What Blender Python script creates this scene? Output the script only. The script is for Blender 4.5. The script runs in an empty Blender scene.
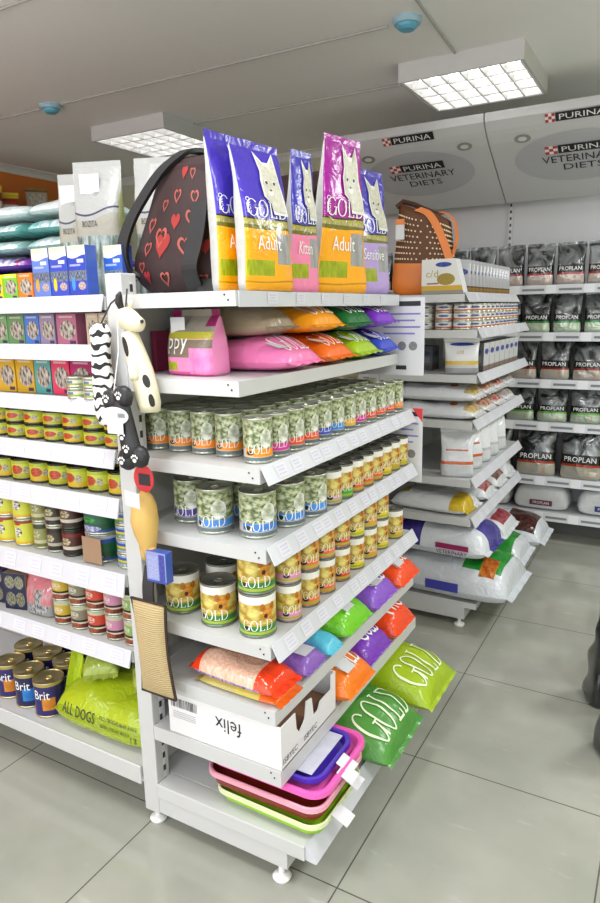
import bpy, math, random
from mathutils import Vector, Matrix, noise
random.seed(7)
sc = bpy.context.scene
col = sc.collection
PI = math.pi
# ------------------------------------------------------------------ camera
yaw, pitch, roll, FPX = -0.51858109, 0.20938531, -0.01958074, 664.876
fw = Vector((math.sin(yaw)*math.cos(pitch), math.cos(yaw)*math.cos(pitch), -math.sin(pitch)))
rt = Vector((math.cos(yaw), -math.sin(yaw), 0)); up = rt.cross(fw)
r2 = rt*math.cos(roll)+up*math.sin(roll); u2 = -rt*math.sin(roll)+up*math.cos(roll)
cam = bpy.data.cameras.new('camera'); co = bpy.data.objects.new('camera', cam); col.objects.link(co)
M = Matrix((r2, u2, -fw)).transposed().to_4x4(); M.translation = (0, 0, 1.5)
co.matrix_world = M
cam.sensor_fit = 'VERTICAL'; cam.sensor_height = 24; cam.lens = 24*FPX/903; cam.clip_start = .05
sc.camera = co
# ------------------------------------------------------------------ world, lights, exposure
w = bpy.data.worlds.new('daylight'); sc.world = w; w.use_nodes = True
w.node_tree.nodes['Background'].inputs[0].default_value = (.94, .97, 1, 1)
w.node_tree.nodes['Background'].inputs[1].default_value = 2.0
sc.view_settings.view_transform = 'Standard'; sc.view_settings.look = 'None'
sc.view_settings.exposure = 0.52; sc.view_settings.gamma = 1
CEIL = 2.69
def area(x, y, z, s, e, rot=(0, 0, 0), sy=None, c=(.97, .99, 1)):
    l = bpy.data.lights.new('lamp_light', 'AREA'); l.energy = e; l.shape = 'RECTANGLE'
    l.size = s; l.size_y = sy or s; l.color = c
    o = bpy.data.objects.new('lamp_light', l); o.location = (x, y, z); o.rotation_euler = rot; col.objects.link(o)
    return o
# ceiling lamps of the sales room that hang outside the frame, same grid as the two in view
for lx, ly, e in ((-3.15, 1.2, 12), (-1.04, .75, 17), (1.1, 1.2, 24), (1.1, 3.6, 34), (-3.15, -1.2, 18), (-1.04, -1.5, 24), (1.1, -1.2, 24)):
    area(lx, ly, CEIL-.1, .56, e)

# ------------------------------------------------------------------ materials
def new_mat(name):
    m = bpy.data.materials.new(name); m.use_nodes = True
    return m, m.node_tree.nodes, m.node_tree.links, m.node_tree.nodes['Principled BSDF']
_mc = {}
def hexc(h):
    h = h.lstrip('#'); v = [int(h[i:i+2], 16)/255 for i in (0, 2, 4)]
    return tuple((c/12.92 if c <= .04045 else ((c+.055)/1.055)**2.4) for c in v)+(1,)
def C4(c): return hexc(c) if isinstance(c, str) else tuple(c)+(1,) if len(c) == 3 else c
def mat(name, c, rough=.5, metal=0., vary=.06, scale=14, coat=0, emis=None, trans=0, alpha=1, bump=0):
    key = (name, str(c))
    if key in _mc: return _mc[key]
    m, N, L, b = new_mat(name); c = C4(c)
    b.inputs['Roughness'].default_value = rough; b.inputs['Metallic'].default_value = metal
    b.inputs['Coat Weight'].default_value = coat
    nz = N.new('ShaderNodeTexNoise'); nz.inputs['Scale'].default_value = scale; nz.inputs['Detail'].default_value = 3
    tc = N.new('ShaderNodeTexCoord'); L.new(tc.outputs['Object'], nz.inputs['Vector'])
    mx = N.new('ShaderNodeMix'); mx.data_type = 'RGBA'
    L.new(nz.outputs['Fac'], mx.inputs[0])
    mx.inputs[6].default_value = tuple(v*(1-vary) for v in c[:3])+(1,)
    mx.inputs[7].default_value = tuple(min(1, v*(1+vary)) for v in c[:3])+(1,)
    L.new(mx.outputs[2], b.inputs['Base Color'])
    if bump:
        bp = N.new('ShaderNodeBump'); bp.inputs['Strength'].default_value = bump; bp.inputs['Distance'].default_value = .004
        L.new(nz.outputs['Fac'], bp.inputs['Height']); L.new(bp.outputs[0], b.inputs['Normal'])
    if emis:
        b.inputs['Emission Color'].default_value = c; b.inputs['Emission Strength'].default_value = emis
    if trans:
        b.inputs['Transmission Weight'].default_value = trans
    if alpha < 1: b.inputs['Alpha'].default_value = alpha
    _mc[key] = m
    return m
def print_mat(name, stops, patches=(), rough=.35, wave=0.0, axis=1, metal=0., coat=0, wr=.25):
    """printed film: bands along v, plus patches (kind,u,v,ru,rv,colA,colB,scale) of artwork, plus foil wrinkles"""
    key = (name, str(stops), str(patches))
    if key in _mc: return _mc[key]
    m, N, L, b = new_mat(name)
    b.inputs['Roughness'].default_value = rough; b.inputs['Metallic'].default_value = metal; b.inputs['Coat Weight'].default_value = coat
    tc = N.new('ShaderNodeTexCoord'); sp = N.new('ShaderNodeSeparateXYZ'); L.new(tc.outputs['UV'], sp.inputs[0])
    v = sp.outputs[axis]
    if wave:
        a = N.new('ShaderNodeMath'); a.operation = 'SINE'
        k = N.new('ShaderNodeMath'); k.operation = 'MULTIPLY'; k.inputs[1].default_value = 5.
        L.new(sp.outputs[1-axis], k.inputs[0]); L.new(k.outputs[0], a.inputs[0])
        k2 = N.new('ShaderNodeMath'); k2.operation = 'MULTIPLY_ADD'; k2.inputs[1].default_value = wave
        L.new(a.outputs[0], k2.inputs[0]); L.new(v, k2.inputs[2]); v = k2.outputs[0]
    cr = N.new('ShaderNodeValToRGB'); cr.color_ramp.interpolation = 'CONSTANT'
    els = cr.color_ramp.elements
    els[0].position = 0; els[0].color = C4(stops[0][1])
    if len(stops) == 1: els.remove(els[1])
    else:
        els[1].position = stops[1][0]; els[1].color = C4(stops[1][1])
        for p, c in stops[2:]:
            e = els.new(p); e.color = C4(c)
    L.new(v, cr.inputs[0]); out = cr.outputs[0]
    for kind, pu, pv, ru, rv, ca, cb, s in patches:
        mp = N.new('ShaderNodeVectorMath'); mp.operation = 'SUBTRACT'; L.new(tc.outputs['UV'], mp.inputs[0]); mp.inputs[1].default_value = (pu, pv, 0)
        dv = N.new('ShaderNodeVectorMath'); dv.operation = 'DIVIDE'; L.new(mp.outputs[0], dv.inputs[0]); dv.inputs[1].default_value = (ru, rv, 1)
        if kind == 'ell':
            ln = N.new('ShaderNodeVectorMath'); ln.operation = 'LENGTH'; L.new(dv.outputs[0], ln.inputs[0]); val = ln.outputs['Value']
        else:
            ab = N.new('ShaderNodeVectorMath'); ab.operation = 'ABSOLUTE'; L.new(dv.outputs[0], ab.inputs[0])
            s2 = N.new('ShaderNodeSeparateXYZ'); L.new(ab.outputs[0], s2.inputs[0])
            mm = N.new('ShaderNodeMath'); mm.operation = 'MAXIMUM'; L.new(s2.outputs[0], mm.inputs[0]); L.new(s2.outputs[1], mm.inputs[1]); val = mm.outputs[0]
        lt = N.new('ShaderNodeMath'); lt.operation = 'LESS_THAN'; L.new(val, lt.inputs[0]); lt.inputs[1].default_value = 1
        nz = N.new('ShaderNodeTexNoise'); nz.inputs['Scale'].default_value = s; nz.inputs['Detail'].default_value = 4
        sc_ = N.new('ShaderNodeVectorMath'); sc_.operation = 'MULTIPLY'; L.new(tc.outputs['UV'], sc_.inputs[0]); sc_.inputs[1].default_value = (2.0, 1, 1)
        L.new(sc_.outputs[0], nz.inputs['Vector'])
        r = N.new('ShaderNodeValToRGB'); r.color_ramp.elements[0].position = .38; r.color_ramp.elements[1].position = .62
        r.color_ramp.elements[0].color = C4(ca); r.color_ramp.elements[1].color = C4(cb); L.new(nz.outputs['Fac'], r.inputs[0])
        mx = N.new('ShaderNodeMix'); mx.data_type = 'RGBA'; L.new(lt.outputs[0], mx.inputs[0]); L.new(out, mx.inputs[6]); L.new(r.outputs[0], mx.inputs[7])
        out = mx.outputs[2]
    L.new(out, b.inputs['Base Color'])
    if wr:
        nz = N.new('ShaderNodeTexNoise'); nz.inputs['Scale'].default_value = 22; nz.inputs['Detail'].default_value = 2
        nz.inputs['Distortion'].default_value = 1.2; L.new(tc.outputs['Object'], nz.inputs['Vector'])
        bp = N.new('ShaderNodeBump'); bp.inputs['Strength'].default_value = wr; bp.inputs['Distance'].default_value = .012
        L.new(nz.outputs['Fac'], bp.inputs['Height']); L.new(bp.outputs[0], b.inputs['Normal'])
    _mc[key] = m
    return m
WHITE = mat('white_paint', (.55, .555, .555), .35, vary=.02)
RAIL = mat('white_rail', (.57, .58, .63), .3, vary=.02)
PAPER = mat('paper', (.66, .66, .69), .7, vary=.03)
PRICE = mat('price_print', (.70, .70, .80), .7, vary=.2, scale=160)
BLACK = mat('black_plastic', (.015, .015, .018), .45)
DARK = mat('dark_gap', (.03, .03, .03), .6)
INK = mat('ink', (.02, .02, .025), .5)
TIN = mat('tin', (.50, .51, .42), .25, .55, vary=.1, scale=60)
GOLDTIN = mat('gold_tin', (.62, .52, .28), .3, 1.0, vary=.1, scale=60)
LETW = mat('white_print', (.88, .88, .86), .5)
LETR = mat('red_print', (.6, .03, .04), .5)

# ------------------------------------------------------------------ mesh helpers
class MB:
    def __init__(s): s.v = []; s.f = []; s.m = []; s.uv = []
    def face(s, idx, m=0, uv=None): s.f.append(tuple(idx)); s.m.append(m); s.uv.append(uv)
    def box(s, x0, x1, y0, y1, z0, z1, m=0, b=0):
        i = len(s.v)
        s.v += [(x0,y0,z0),(x1,y0,z0),(x1,y1,z0),(x0,y1,z0),(x0,y0,z1),(x1,y0,z1),(x1,y1,z1),(x0,y1,z1)]
        for q in ((0,3,2,1),(4,5,6,7),(0,1,5,4),(1,2,6,5),(2,3,7,6),(3,0,4,7)):
            s.face([i+k for k in q], m, [(0,0),(1,0),(1,1),(0,1)])
        return s
    def grid(s, fn, nu, nv, m=0, cu=False, uvf=None):
        i = len(s.v)
        for b in range(nv+1):
            for a in range(nu+(0 if cu else 1)): s.v.append(tuple(fn(a/nu, b/nv)))
        w = nu if cu else nu+1
        for b in range(nv):
            for a in range(nu):
                a2 = (a+1) % w if cu else a+1
                mm = m(a/nu+.5/nu, b/nv+.5/nv) if callable(m) else m
                uv = [(a/nu,b/nv),((a+1)/nu,b/nv),((a+1)/nu,(b+1)/nv),(a/nu,(b+1)/nv)]
                if uvf: uv = [uvf(*q) for q in uv]
                s.face([i+b*w+a, i+b*w+a2, i+(b+1)*w+a2, i+(b+1)*w+a], mm, uv)
        return s
    def lathe(s, prof, n=24, m=0, cx=0, cy=0):
        z0 = min(p[1] for p in prof); z1 = max(p[1] for p in prof)
        def fn(u, v):
            k = v*(len(prof)-1); i = min(int(k+1e-6), len(prof)-1); r, z = prof[i]
            return (cx+r*math.cos(2*PI*u), cy+r*math.sin(2*PI*u), z)
        i = len(s.v); s.grid(fn, n, len(prof)-1, m, cu=True, uvf=None)
        return s
    def tube(s, pts, r, n=8, m=0):
        pts = [Vector(p) for p in pts]; rr = r if isinstance(r, (list, tuple)) else [r]*len(pts)
        i = len(s.v)
        for k, p in enumerate(pts):
            t = (pts[min(k+1, len(pts)-1)]-pts[max(k-1, 0)]).normalized()
            a = t.orthogonal().normalized() if k == 0 else (a-t*a.dot(t)).normalized()
            b = t.cross(a)
            for j in range(n):
                th = 2*PI*j/n; s.v.append(tuple(p+(a*math.cos(th)+b*math.sin(th))*rr[k]))
        for k in range(len(pts)-1):
            for j in range(n):
                s.face([i+k*n+j, i+k*n+(j+1) % n, i+(k+1)*n+(j+1) % n, i+(k+1)*n+j], m, [(j/n,k/len(pts)),((j+1)/n,k/len(pts)),((j+1)/n,(k+1)/len(pts)),(j/n,(k+1)/len(pts))])
        s.face([i+j for j in range(n)][::-1], m); s.face([i+(len(pts)-1)*n+j for j in range(n)], m)
        return s
    def prism(s, poly, axis, a0, a1, m=0):
        """poly of 2D points extruded along axis"""
        i = len(s.v); n = len(poly)
        for a in (a0, a1):
            for p in poly:
                q = list(p); q.insert(axis, a); s.v.append(tuple(q))
        s.face([i+k for k in range(n)], m); s.face([i+n+k for k in range(n)][::-1], m)
        for k in range(n): s.face([i+k, i+n+k, i+n+(k+1) % n, i+(k+1) % n], m, [(0,0),(0,1),(1,1),(1,0)])
        return s
    def mesh(s, name, mats, smooth=False):
        me = bpy.data.meshes.new(name); me.from_pydata(s.v, [], s.f)
        for m in (mats if isinstance(mats, (list, tuple)) else [mats]): me.materials.append(m)
        me.polygons.foreach_set('material_index', s.m)
        ul = me.uv_layers.new(name='UVMap'); k = 0
        for fi, f in enumerate(s.f):
            uv = s.uv[fi]
            for j in range(len(f)):
                ul.data[k].uv = uv[j] if uv and j < len(uv) else (.5, .5); k += 1
        if smooth: me.polygons.foreach_set('use_smooth', [True]*len(s.f))
        me.update()
        return me
    def obj(s, name, mats, parent=None, smooth=False, bevel=0, sub=0):
        return link(name, s.mesh(name, mats, smooth), parent, bevel, sub)
def link(name, me, parent=None, bevel=0, sub=0):
    o = bpy.data.objects.new(name, me); col.objects.link(o)
    if parent: o.parent = parent
    if bevel:
        b = o.modifiers.new('bevel', 'BEVEL'); b.width = bevel; b.segments = 2; b.limit_method = 'ANGLE'
    if sub: q = o.modifiers.new('sub', 'SUBSURF'); q.levels = sub; q.render_levels = sub
    return o
def tag(o, label, cat, group=None, kind=None):
    o['label'] = label; o['category'] = cat
    if group: o['group'] = group
    if kind: o['kind'] = kind
    return o
def empty(name, label, cat, loc=(0,0,0), rz=0, group=None):
    o = bpy.data.objects.new(name, None); col.objects.link(o); o.location = loc; o.rotation_euler = (0, 0, rz)
    o.empty_display_size = .05
    return tag(o, label, cat, group)
def struct(o): o['kind'] = 'structure'; return o
def place(o, x, y, z, rz=0, rx=0, ry=0): o.location = (x, y, z); o.rotation_euler = (rx, ry, rz); return o
def kids(o): return [c for c in col.objects if c.parent is o]
def copy_tree(o, kl=None):
    c = o.copy(); col.objects.link(c)
    for ch in (kl if kl is not None else kids(o)):
        d = ch.copy(); col.objects.link(d); d.parent = c
    return c
def nz3(x, y, z, s=1., seed=0): return noise.noise(Vector((x*s+seed*7.3, y*s-seed*3.1, z*s+seed)))

# ---- lettering: flat outlines mapped onto any surface by fn(tx,ty) with tx,ty in text units
_tc = {}
def text_geo(body, squash=1.0):
    if body in _tc: return _tc[body]
    cu = bpy.data.curves.new('t', 'FONT'); cu.body = body; cu.size = 1; cu.resolution_u = 2
    to = bpy.data.objects.new('t', cu); col.objects.link(to)
    dg = bpy.context.evaluated_depsgraph_get(); dg.update()
    me = bpy.data.meshes.new_from_object(to.evaluated_get(dg))
    vs = [(v.co.x, v.co.y) for v in me.vertices]; fs = [tuple(p.vertices) for p in me.polygons]
    bpy.data.objects.remove(to); bpy.data.curves.remove(cu); bpy.data.meshes.remove(me)
    x0 = min(v[0] for v in vs); x1 = max(v[0] for v in vs); y0 = min(v[1] for v in vs); y1 = max(v[1] for v in vs)
    vs = [((x-x0)/(x1-x0)-.5, (y-y0)/(y1-y0)-.5) for x, y in vs]
    _tc[body] = (vs, fs); return _tc[body]
def gold_geo():
    """thin serif letters drawn as strokes"""
    if 'GOLDSERIF' in _tc: return _tc['GOLDSERIF']
    vs, fs = [], []
    def quad(a, b, c, d): i = len(vs); vs.extend([a, b, c, d]); fs.append((i, i+1, i+2, i+3))
    def ring(cx, rx, ry, a0, a1, thick, thin, n=22):
        for k in range(n):
            p = []
            for a in (a0+(a1-a0)*k/n, a0+(a1-a0)*(k+1)/n):
                c, s_ = math.cos(a), math.sin(a)
                p.append((cx+rx*c, ry*s_)); p.append((cx+(rx-thick)*c, (ry-thin)*s_))
            quad(p[0], p[2], p[3], p[1])
    def bar(x0, x1, y0, y1):
        n = 10
        for k in range(n):
            if y1-y0 > x1-x0: a, b = y0+(y1-y0)*k/n, y0+(y1-y0)*(k+1)/n; quad((x0, a), (x1, a), (x1, b), (x0, b))
            else: a, b = x0+(x1-x0)*k/n, x0+(x1-x0)*(k+1)/n; quad((a, y0), (b, y0), (b, y1), (a, y1))
    ring(-.38, .115, .5, .22*PI, 1.86*PI, .032, .04); bar(-.30, -.27, -.45, -.02); bar(-.335, -.235, -.04, 0)
    ring(-.125, .12, .5, 0, 2*PI, .032, .04)
    bar(.06, .09, -.46, .46); bar(.03, .12, .44, .48); bar(.03, .20, -.48, -.44); bar(.185, .205, -.48, -.32)
    bar(.27, .30, -.46, .46); bar(.245, .33, .44, .48); bar(.245, .33, -.48, -.44)
    ring(.32, .16, .48, -PI/2, PI/2, .032, .04)
    _tc['GOLDSERIF'] = (vs, fs); return _tc['GOLDSERIF']
def lettering(body, fn, m, parent, name='lettering', label=None):
    vs, fs = gold_geo() if body == 'GOLDSERIF' else text_geo(body)
    me = bpy.data.meshes.new(name); me.from_pydata([tuple(fn(x, y)) for x, y in vs], [], fs); me.materials.append(m); me.update()
    return link(name, me, parent)
def planar(o, ex, ey, w, h):
    o, ex, ey = Vector(o), Vector(ex), Vector(ey)
    return lambda x, y: o+ex*(x*w)+ey*(y*h)
def blob(fn, pts, m, parent, name='picture', nseg=1):
    """closed outline filled as a fan and laid on the surface fn"""
    cx = sum(p[0] for p in pts)/len(pts); cy = sum(p[1] for p in pts)/len(pts)
    vs = [fn(cx, cy)]+[fn(*p) for p in pts]; n = len(pts)
    mid = [fn((p[0]+cx)/2, (p[1]+cy)/2) for p in pts]
    vs += mid
    fs = []
    for k in range(n):
        k2 = (k+1) % n
        fs.append((0, 1+n+k, 1+n+k2)); fs.append((1+n+k, 1+k, 1+k2, 1+n+k2))
    me = bpy.data.meshes.new(name); me.from_pydata([tuple(v) for v in vs], [], fs); me.materials.append(m); me.update()
    return link(name, me, parent)
def ell(cx, cy, rx, ry, n=18): return [(cx+rx*math.cos(2*PI*k/n), cy+ry*math.sin(2*PI*k/n)) for k in range(n)]

# ================================================================== THE SETTING
def floor_mat():
    m, N, L, b = new_mat('porcelain_tiles')
    tc = N.new('ShaderNodeTexCoord'); mp = N.new('ShaderNodeMapping'); L.new(tc.outputs['Object'], mp.inputs[0])
    mp.inputs['Location'].default_value = (.67/.6, -1.326/.6, 0); mp.inputs['Scale'].default_value = (1/.6, 1/.6, 1)
    # joints at integer tile coordinates
    sp = N.new('ShaderNodeSeparateXYZ'); L.new(mp.outputs[0], sp.inputs[0])
    ms = []
    for k in (0, 1):
        f = N.new('ShaderNodeMath'); f.operation = 'FRACT'; L.new(sp.outputs[k], f.inputs[0])
        s = N.new('ShaderNodeMath'); s.operation = 'SUBTRACT'; L.new(f.outputs[0], s.inputs[0]); s.inputs[1].default_value = .5
        a = N.new('ShaderNodeMath'); a.operation = 'ABSOLUTE'; L.new(s.outputs[0], a.inputs[0])
        g = N.new('ShaderNodeMath'); g.operation = 'GREATER_THAN'; L.new(a.outputs[0], g.inputs[0]); g.inputs[1].default_value = .4965
        ms.append(g)
    mx = N.new('ShaderNodeMath'); mx.operation = 'MAXIMUM'; L.new(ms[0].outputs[0], mx.inputs[0]); L.new(ms[1].outputs[0], mx.inputs[1])
    nz = N.new('ShaderNodeTexNoise'); nz.inputs['Scale'].default_value = 3.5; nz.inputs['Detail'].default_value = 7; L.new(tc.outputs['Object'], nz.inputs['Vector'])
    cr = N.new('ShaderNodeValToRGB'); e = cr.color_ramp.elements
    e[0].position = .35; e[0].color = (.30, .305, .262, 1); e[1].position = .7; e[1].color = (.37, .37, .32, 1)
    L.new(nz.outputs['Fac'], cr.inputs[0])
    # pale scuffs
    mp2 = N.new('ShaderNodeMapping'); mp2.inputs['Scale'].default_value = (2.2, 7, 1); mp2.inputs['Rotation'].default_value = (0, 0, .4); L.new(tc.outputs['Object'], mp2.inputs[0])
    n2 = N.new('ShaderNodeTexNoise'); n2.inputs['Scale'].default_value = 2.6; n2.inputs['Detail'].default_value = 5; L.new(mp2.outputs[0], n2.inputs['Vector'])
    c2 = N.new('ShaderNodeValToRGB'); c2.color_ramp.elements[0].position = .64; c2.color_ramp.elements[1].position = .76; c2.color_ramp.elements[1].color = (.28, .28, .28, 1); L.new(n2.outputs['Fac'], c2.inputs[0])
    m1 = N.new('ShaderNodeMix'); m1.data_type = 'RGBA'; L.new(c2.outputs[0], m1.inputs[0]); L.new(cr.outputs[0], m1.inputs[6]); m1.inputs[7].default_value = (.6, .6, .56, 1)
    m2 = N.new('ShaderNodeMix'); m2.data_type = 'RGBA'; L.new(mx.outputs[0], m2.inputs[0]); L.new(m1.outputs[2], m2.inputs[6]); m2.inputs[7].default_value = (.07, .065, .055, 1)
    L.new(m2.outputs[2], b.inputs['Base Color'])
    rr = N.new('ShaderNodeMath'); rr.operation = 'MULTIPLY_ADD'; L.new(mx.outputs[0], rr.inputs[0]); rr.inputs[1].default_value = .6; rr.inputs[2].default_value = .09
    L.new(rr.outputs[0], b.inputs['Roughness'])
    b.inputs['Specular IOR Level'].default_value = .55
    return m
XL, XR, YB, YF = -4.87, 2.3, 4.8, -3.2
struct(MB().box(XL-.1, XR+.1, YF, YB+.1, -.1, 0).obj('floor', floor_mat()))
CM = mat('ceiling_paint', (.88, .88, .865), .8, vary=.02, scale=2)
struct(MB().box(XL-.1, XR+.1, YF, YB+.1, CEIL, CEIL+.1).obj('ceiling', CM))
struct(MB().box(XL-.1, XL, YF, YB+.1, 0, CEIL).obj('wall_left', mat('orange_wall', (.66, .19, .035), .8)))
struct(MB().box(XL, XR, YB, YB+.1, 0, CEIL).obj('wall_back', mat('olive_wall', (.52, .52, .37), .8)))
struct(MB().box(XR, XR+.1, YF, YB+.1, 0, CEIL).obj('wall_right', mat('olive_wall', (.52, .52, .37), .8)))
def cornice(name, pts):
    return struct(pts.obj(name, mat('cornice_white', (.72, .72, .70), .7, vary=.02)))
prof = [(0, 0), (.055, 0), (.052, -.008), (.036, -.014), (.018, -.032), (.008, -.05), (0, -.056)]
cornice('trim_1', MB().prism([(XL+a, CEIL+c) for a, c in prof], 1, YF, YB))
cornice('trim_2', MB().prism([(YB-a, CEIL+c) for a, c in prof], 0, XL, XR))
# cable duct along the ceiling and branches
CW = mat('cable_white', (.45, .45, .44), .6)
def cable(name, pts, label):
    tag(MB().tube(pts, .006, 6).obj(name, CW), label, 'cable')
zc = CEIL-.007
cable('ceiling_cable', [(-4.7, 2.935, zc), (-3.39, 2.945, zc)], 'thin cable on the ceiling left of the left smoke detector')
cable('ceiling_cable', [(-3.21, 2.945, zc), (-1.21, 2.955, zc)], 'long thin cable on the ceiling joining the two smoke detectors')
cable('ceiling_cable', [(-1.0, 2.45, zc), (-1.055, 3.41, zc)], 'cable on the ceiling running to the right ceiling lamp')
cable('ceiling_cable', [(-2.83, 3.68, zc), (-1.36, 3.70, zc)], 'faint cable on the ceiling between the two ceiling lamps')
cable('ceiling_cable', [(-4.7, 1.965, zc), (-2.0, 1.98, zc)], 'thin cable at the top left corner of the ceiling')

# ---- ceiling lamps
LAMPW = mat('lamp_housing', (.62, .62, .62), .45, vary=.02)
LOUV = mat('louvre', (.88, .88, .88), .4, 0, vary=.03)
TUBE = mat('tube_glow', (1, .985, .95), .5, emis=4)
def ceiling_lamp(x0, y0, s, label, nx=6, ny=4):
    t = empty('ceiling_lamp', label, 'ceiling lamp', (x0, y0, CEIL), 0, 'louvred ceiling lamps')
    h = .088
    a = MB(); a.box(0, s, 0, .012, -h, 0).box(0, s, s-.012, s, -h, 0).box(0, .012, .012, s-.012, -h, 0).box(s-.012, s, .012, s-.012, -h, 0)
    a.box(.012, s-.012, .012, s-.012, -.012, 0)
    a.obj('housing', LAMPW, t)
    MB().box(.014, s-.014, .014, s-.014, -.016, -.0125).obj('cell_dimmer', mat('cell_dim_grey', (.16, .16, .165), .35, .6), t)  # grey panel added inside so the louvre cells look dimmer
    g = MB()
    for k in range(nx+1):
        x = .018+(s-.036)*k/nx; g.box(x-.004, x+.004, .014, s-.014, -h+.002, -h+.038)
    for k in range(ny+1):
        y = .018+(s-.036)*k/ny; g.box(.014, s-.014, y-.006, y+.006, -h+.003, -h+.038)
    g.obj('louvre', LOUV, t)
    for k in range(4):
        y = s*(k+.5)/4
        MB().tube([(.03, y, -.032), (s-.03, y, -.032)], .012, 10).obj('tube', TUBE, t)
    return t
ceiling_lamp(-1.345, 3.42, .61, 'right ceiling lamp with grey louvres above the rear shelves')
ceiling_lamp(-3.46, 3.40, .61, 'left ceiling lamp with brightly lit louvres')
# ---- smoke detectors
for x, lb in ((-3.3, 'blue smoke detector on the ceiling left of the left lamp'), (-1.12, 'blue smoke detector on the ceiling in front of the right lamp')):
    t = empty('smoke_detector', lb, 'smoke detector', (x, 2.945, CEIL), 0, 'smoke detectors')
    MB().lathe([(0, -.022), (.055, -.022), (.062, -.008), (.062, 0), (0, 0)][::-1], 24).obj('base', mat('pale_blue', (.35, .55, .66), .5), t, smooth=False)
    MB().lathe([(0, -.045), (.03, -.043), (.042, -.034), (.045, -.0225), (0, -.0225)][::-1], 24).obj('sensor', mat('teal_blue', (.12, .42, .6), .4), t)
# ================================================================== HEADER OVER THE REAR WALL
HP = [(3.975, 2.53), (3.978, 2.50), (4.03, 2.448), (4.10, 2.40), (4.178, 2.36), (4.37, 2.255), (4.58, 2.147)]
HL = [0]
for i in range(1, len(HP)): HL.append(HL[-1]+math.dist(HP[i-1], HP[i]))
def hsurf(x, s, off=.004):
    s = max(0, min(HL[-1], s))
    for i in range(1, len(HP)):
        if s <= HL[i]+1e-9: break
    t = (s-HL[i-1])/(HL[i]-HL[i-1]); a, b = HP[i-1], HP[i]
    y = a[0]+(b[0]-a[0])*t; z = a[1]+(b[1]-a[1])*t
    n = Vector((0, -(a[1]-b[1]), -(b[0]-a[0]))).normalized() if b[0] > a[0] else Vector((0, -1, 0))
    return Vector((x, y, z))+n*off
HM = mat('header_panel', (.60, .61, .61), .4, vary=.02)
HO = mat('header_oval', (.47, .48, .50), .45, vary=.02)
CHK = mat('checker_red', (.5, .05, .05), .5)
def purina(x0, s0, w, h, parent):
    """checker square and black plate with the word, on the header surface; s grows downwards"""
    f = lambda o: (lambda x, y: hsurf(x0+x, s0-y, o))
    b = MB()
    b.grid(lambda u, v: hsurf(x0+h*1.05+u*(w-h*1.05), s0+h/2-v*h, .006), 4, 2); b.obj('plate', BLACK, parent)
    c = MB()
    for i in range(3):
        for j in range(3):
            if (i+j) % 2 == 0:
                a0 = x0+h*i/3; b0 = s0-h/2+h*j/3
                k = len(c.v); c.v += [tuple(hsurf(q, r, .007)) for q, r in ((a0, b0), (a0+h/3, b0), (a0+h/3, b0+h/3), (a0, b0+h/3))]; c.face([k, k+1, k+2, k+3])
    c.obj('checker', CHK, parent)
    k = MB(); k.grid(lambda u, v: hsurf(x0+u*h, s0+h/2-v*h, .0055), 1, 1); k.obj('checker_ground', LETW, parent)
    cx = x0+h*1.05+(w-h*1.05)/2
    lettering('PURINA', lambda x, y: hsurf(cx+x*(w-h*1.05)*.86, s0-y*h*.62, .0085), LETW, parent)
def header(x0, x1, label):
    t = empty('header_panel', label, 'sign', (x0, 3.975, 2.15), 0, 'curved header panels')
    inv = Vector((x0, 3.975, 2.15))
    def P(fn): return fn
    root = bpy.data.objects.new
    kl = []
    b = MB(); b.grid(lambda u, v: hsurf(x0+.004+u*(x1-x0-.008), v*HL[-1], 0), 6, 24)
    b.grid(lambda u, v: hsurf(x0+.004+u*(x1-x0-.008), v*HL[-1], -.02), 6, 24)
    for xx in (x0+.004, x1-.004): b.grid(lambda u, v, xx=xx: hsurf(xx, v*HL[-1], -.02*u), 1, 24)
    b.box(x0+.004, x1-.004, 3.975, 4.0, 2.53, 2.545)
    b.obj('panel', HM, t)
    cx = (x0+x1)/2
    s0 = .36
    o = MB(); o.grid(lambda u, v: hsurf(cx+.345*v*math.cos(2*PI*u), s0+.205*v*math.sin(2*PI*u), .003), 40, 8, cu=True); o.obj('oval', HO, t)
    purina(x0+.32, .06, .315, .05, t)
    purina(cx-.17, .285, .345, .066, t)
    lettering('VETERINARY', lambda x, y: hsurf(cx+.015+x*.42, s0+.005-y*.055, .006), INK, t)
    lettering('DIETS', lambda x, y: hsurf(cx+.02+x*.21, s0+.075-y*.05, .006), INK, t)
    for k in (x0+.19, x1-.135):
        MB().grid(lambda u, v: hsurf(k+.045*v*math.cos(2*PI*u), .165+.03*v*math.sin(2*PI*u), .006), 20, 2, cu=True).obj('spotlight', TIN, t)
        MB().grid(lambda u, v: hsurf(k+.024*v*math.cos(2*PI*u), .165+.016*v*math.sin(2*PI*u), .008), 16, 2, cu=True).obj('spotlight_lens', PAPER, t)
    for c in kids(t): c.matrix_parent_inverse = Matrix.Translation(-inv)
header(-1.985, -1.055, 'left curved header panel with a grey oval logo on the rear wall')
header(-1.055, -.125, 'right curved header panel cut by the photo edge, grey oval logo')

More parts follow.
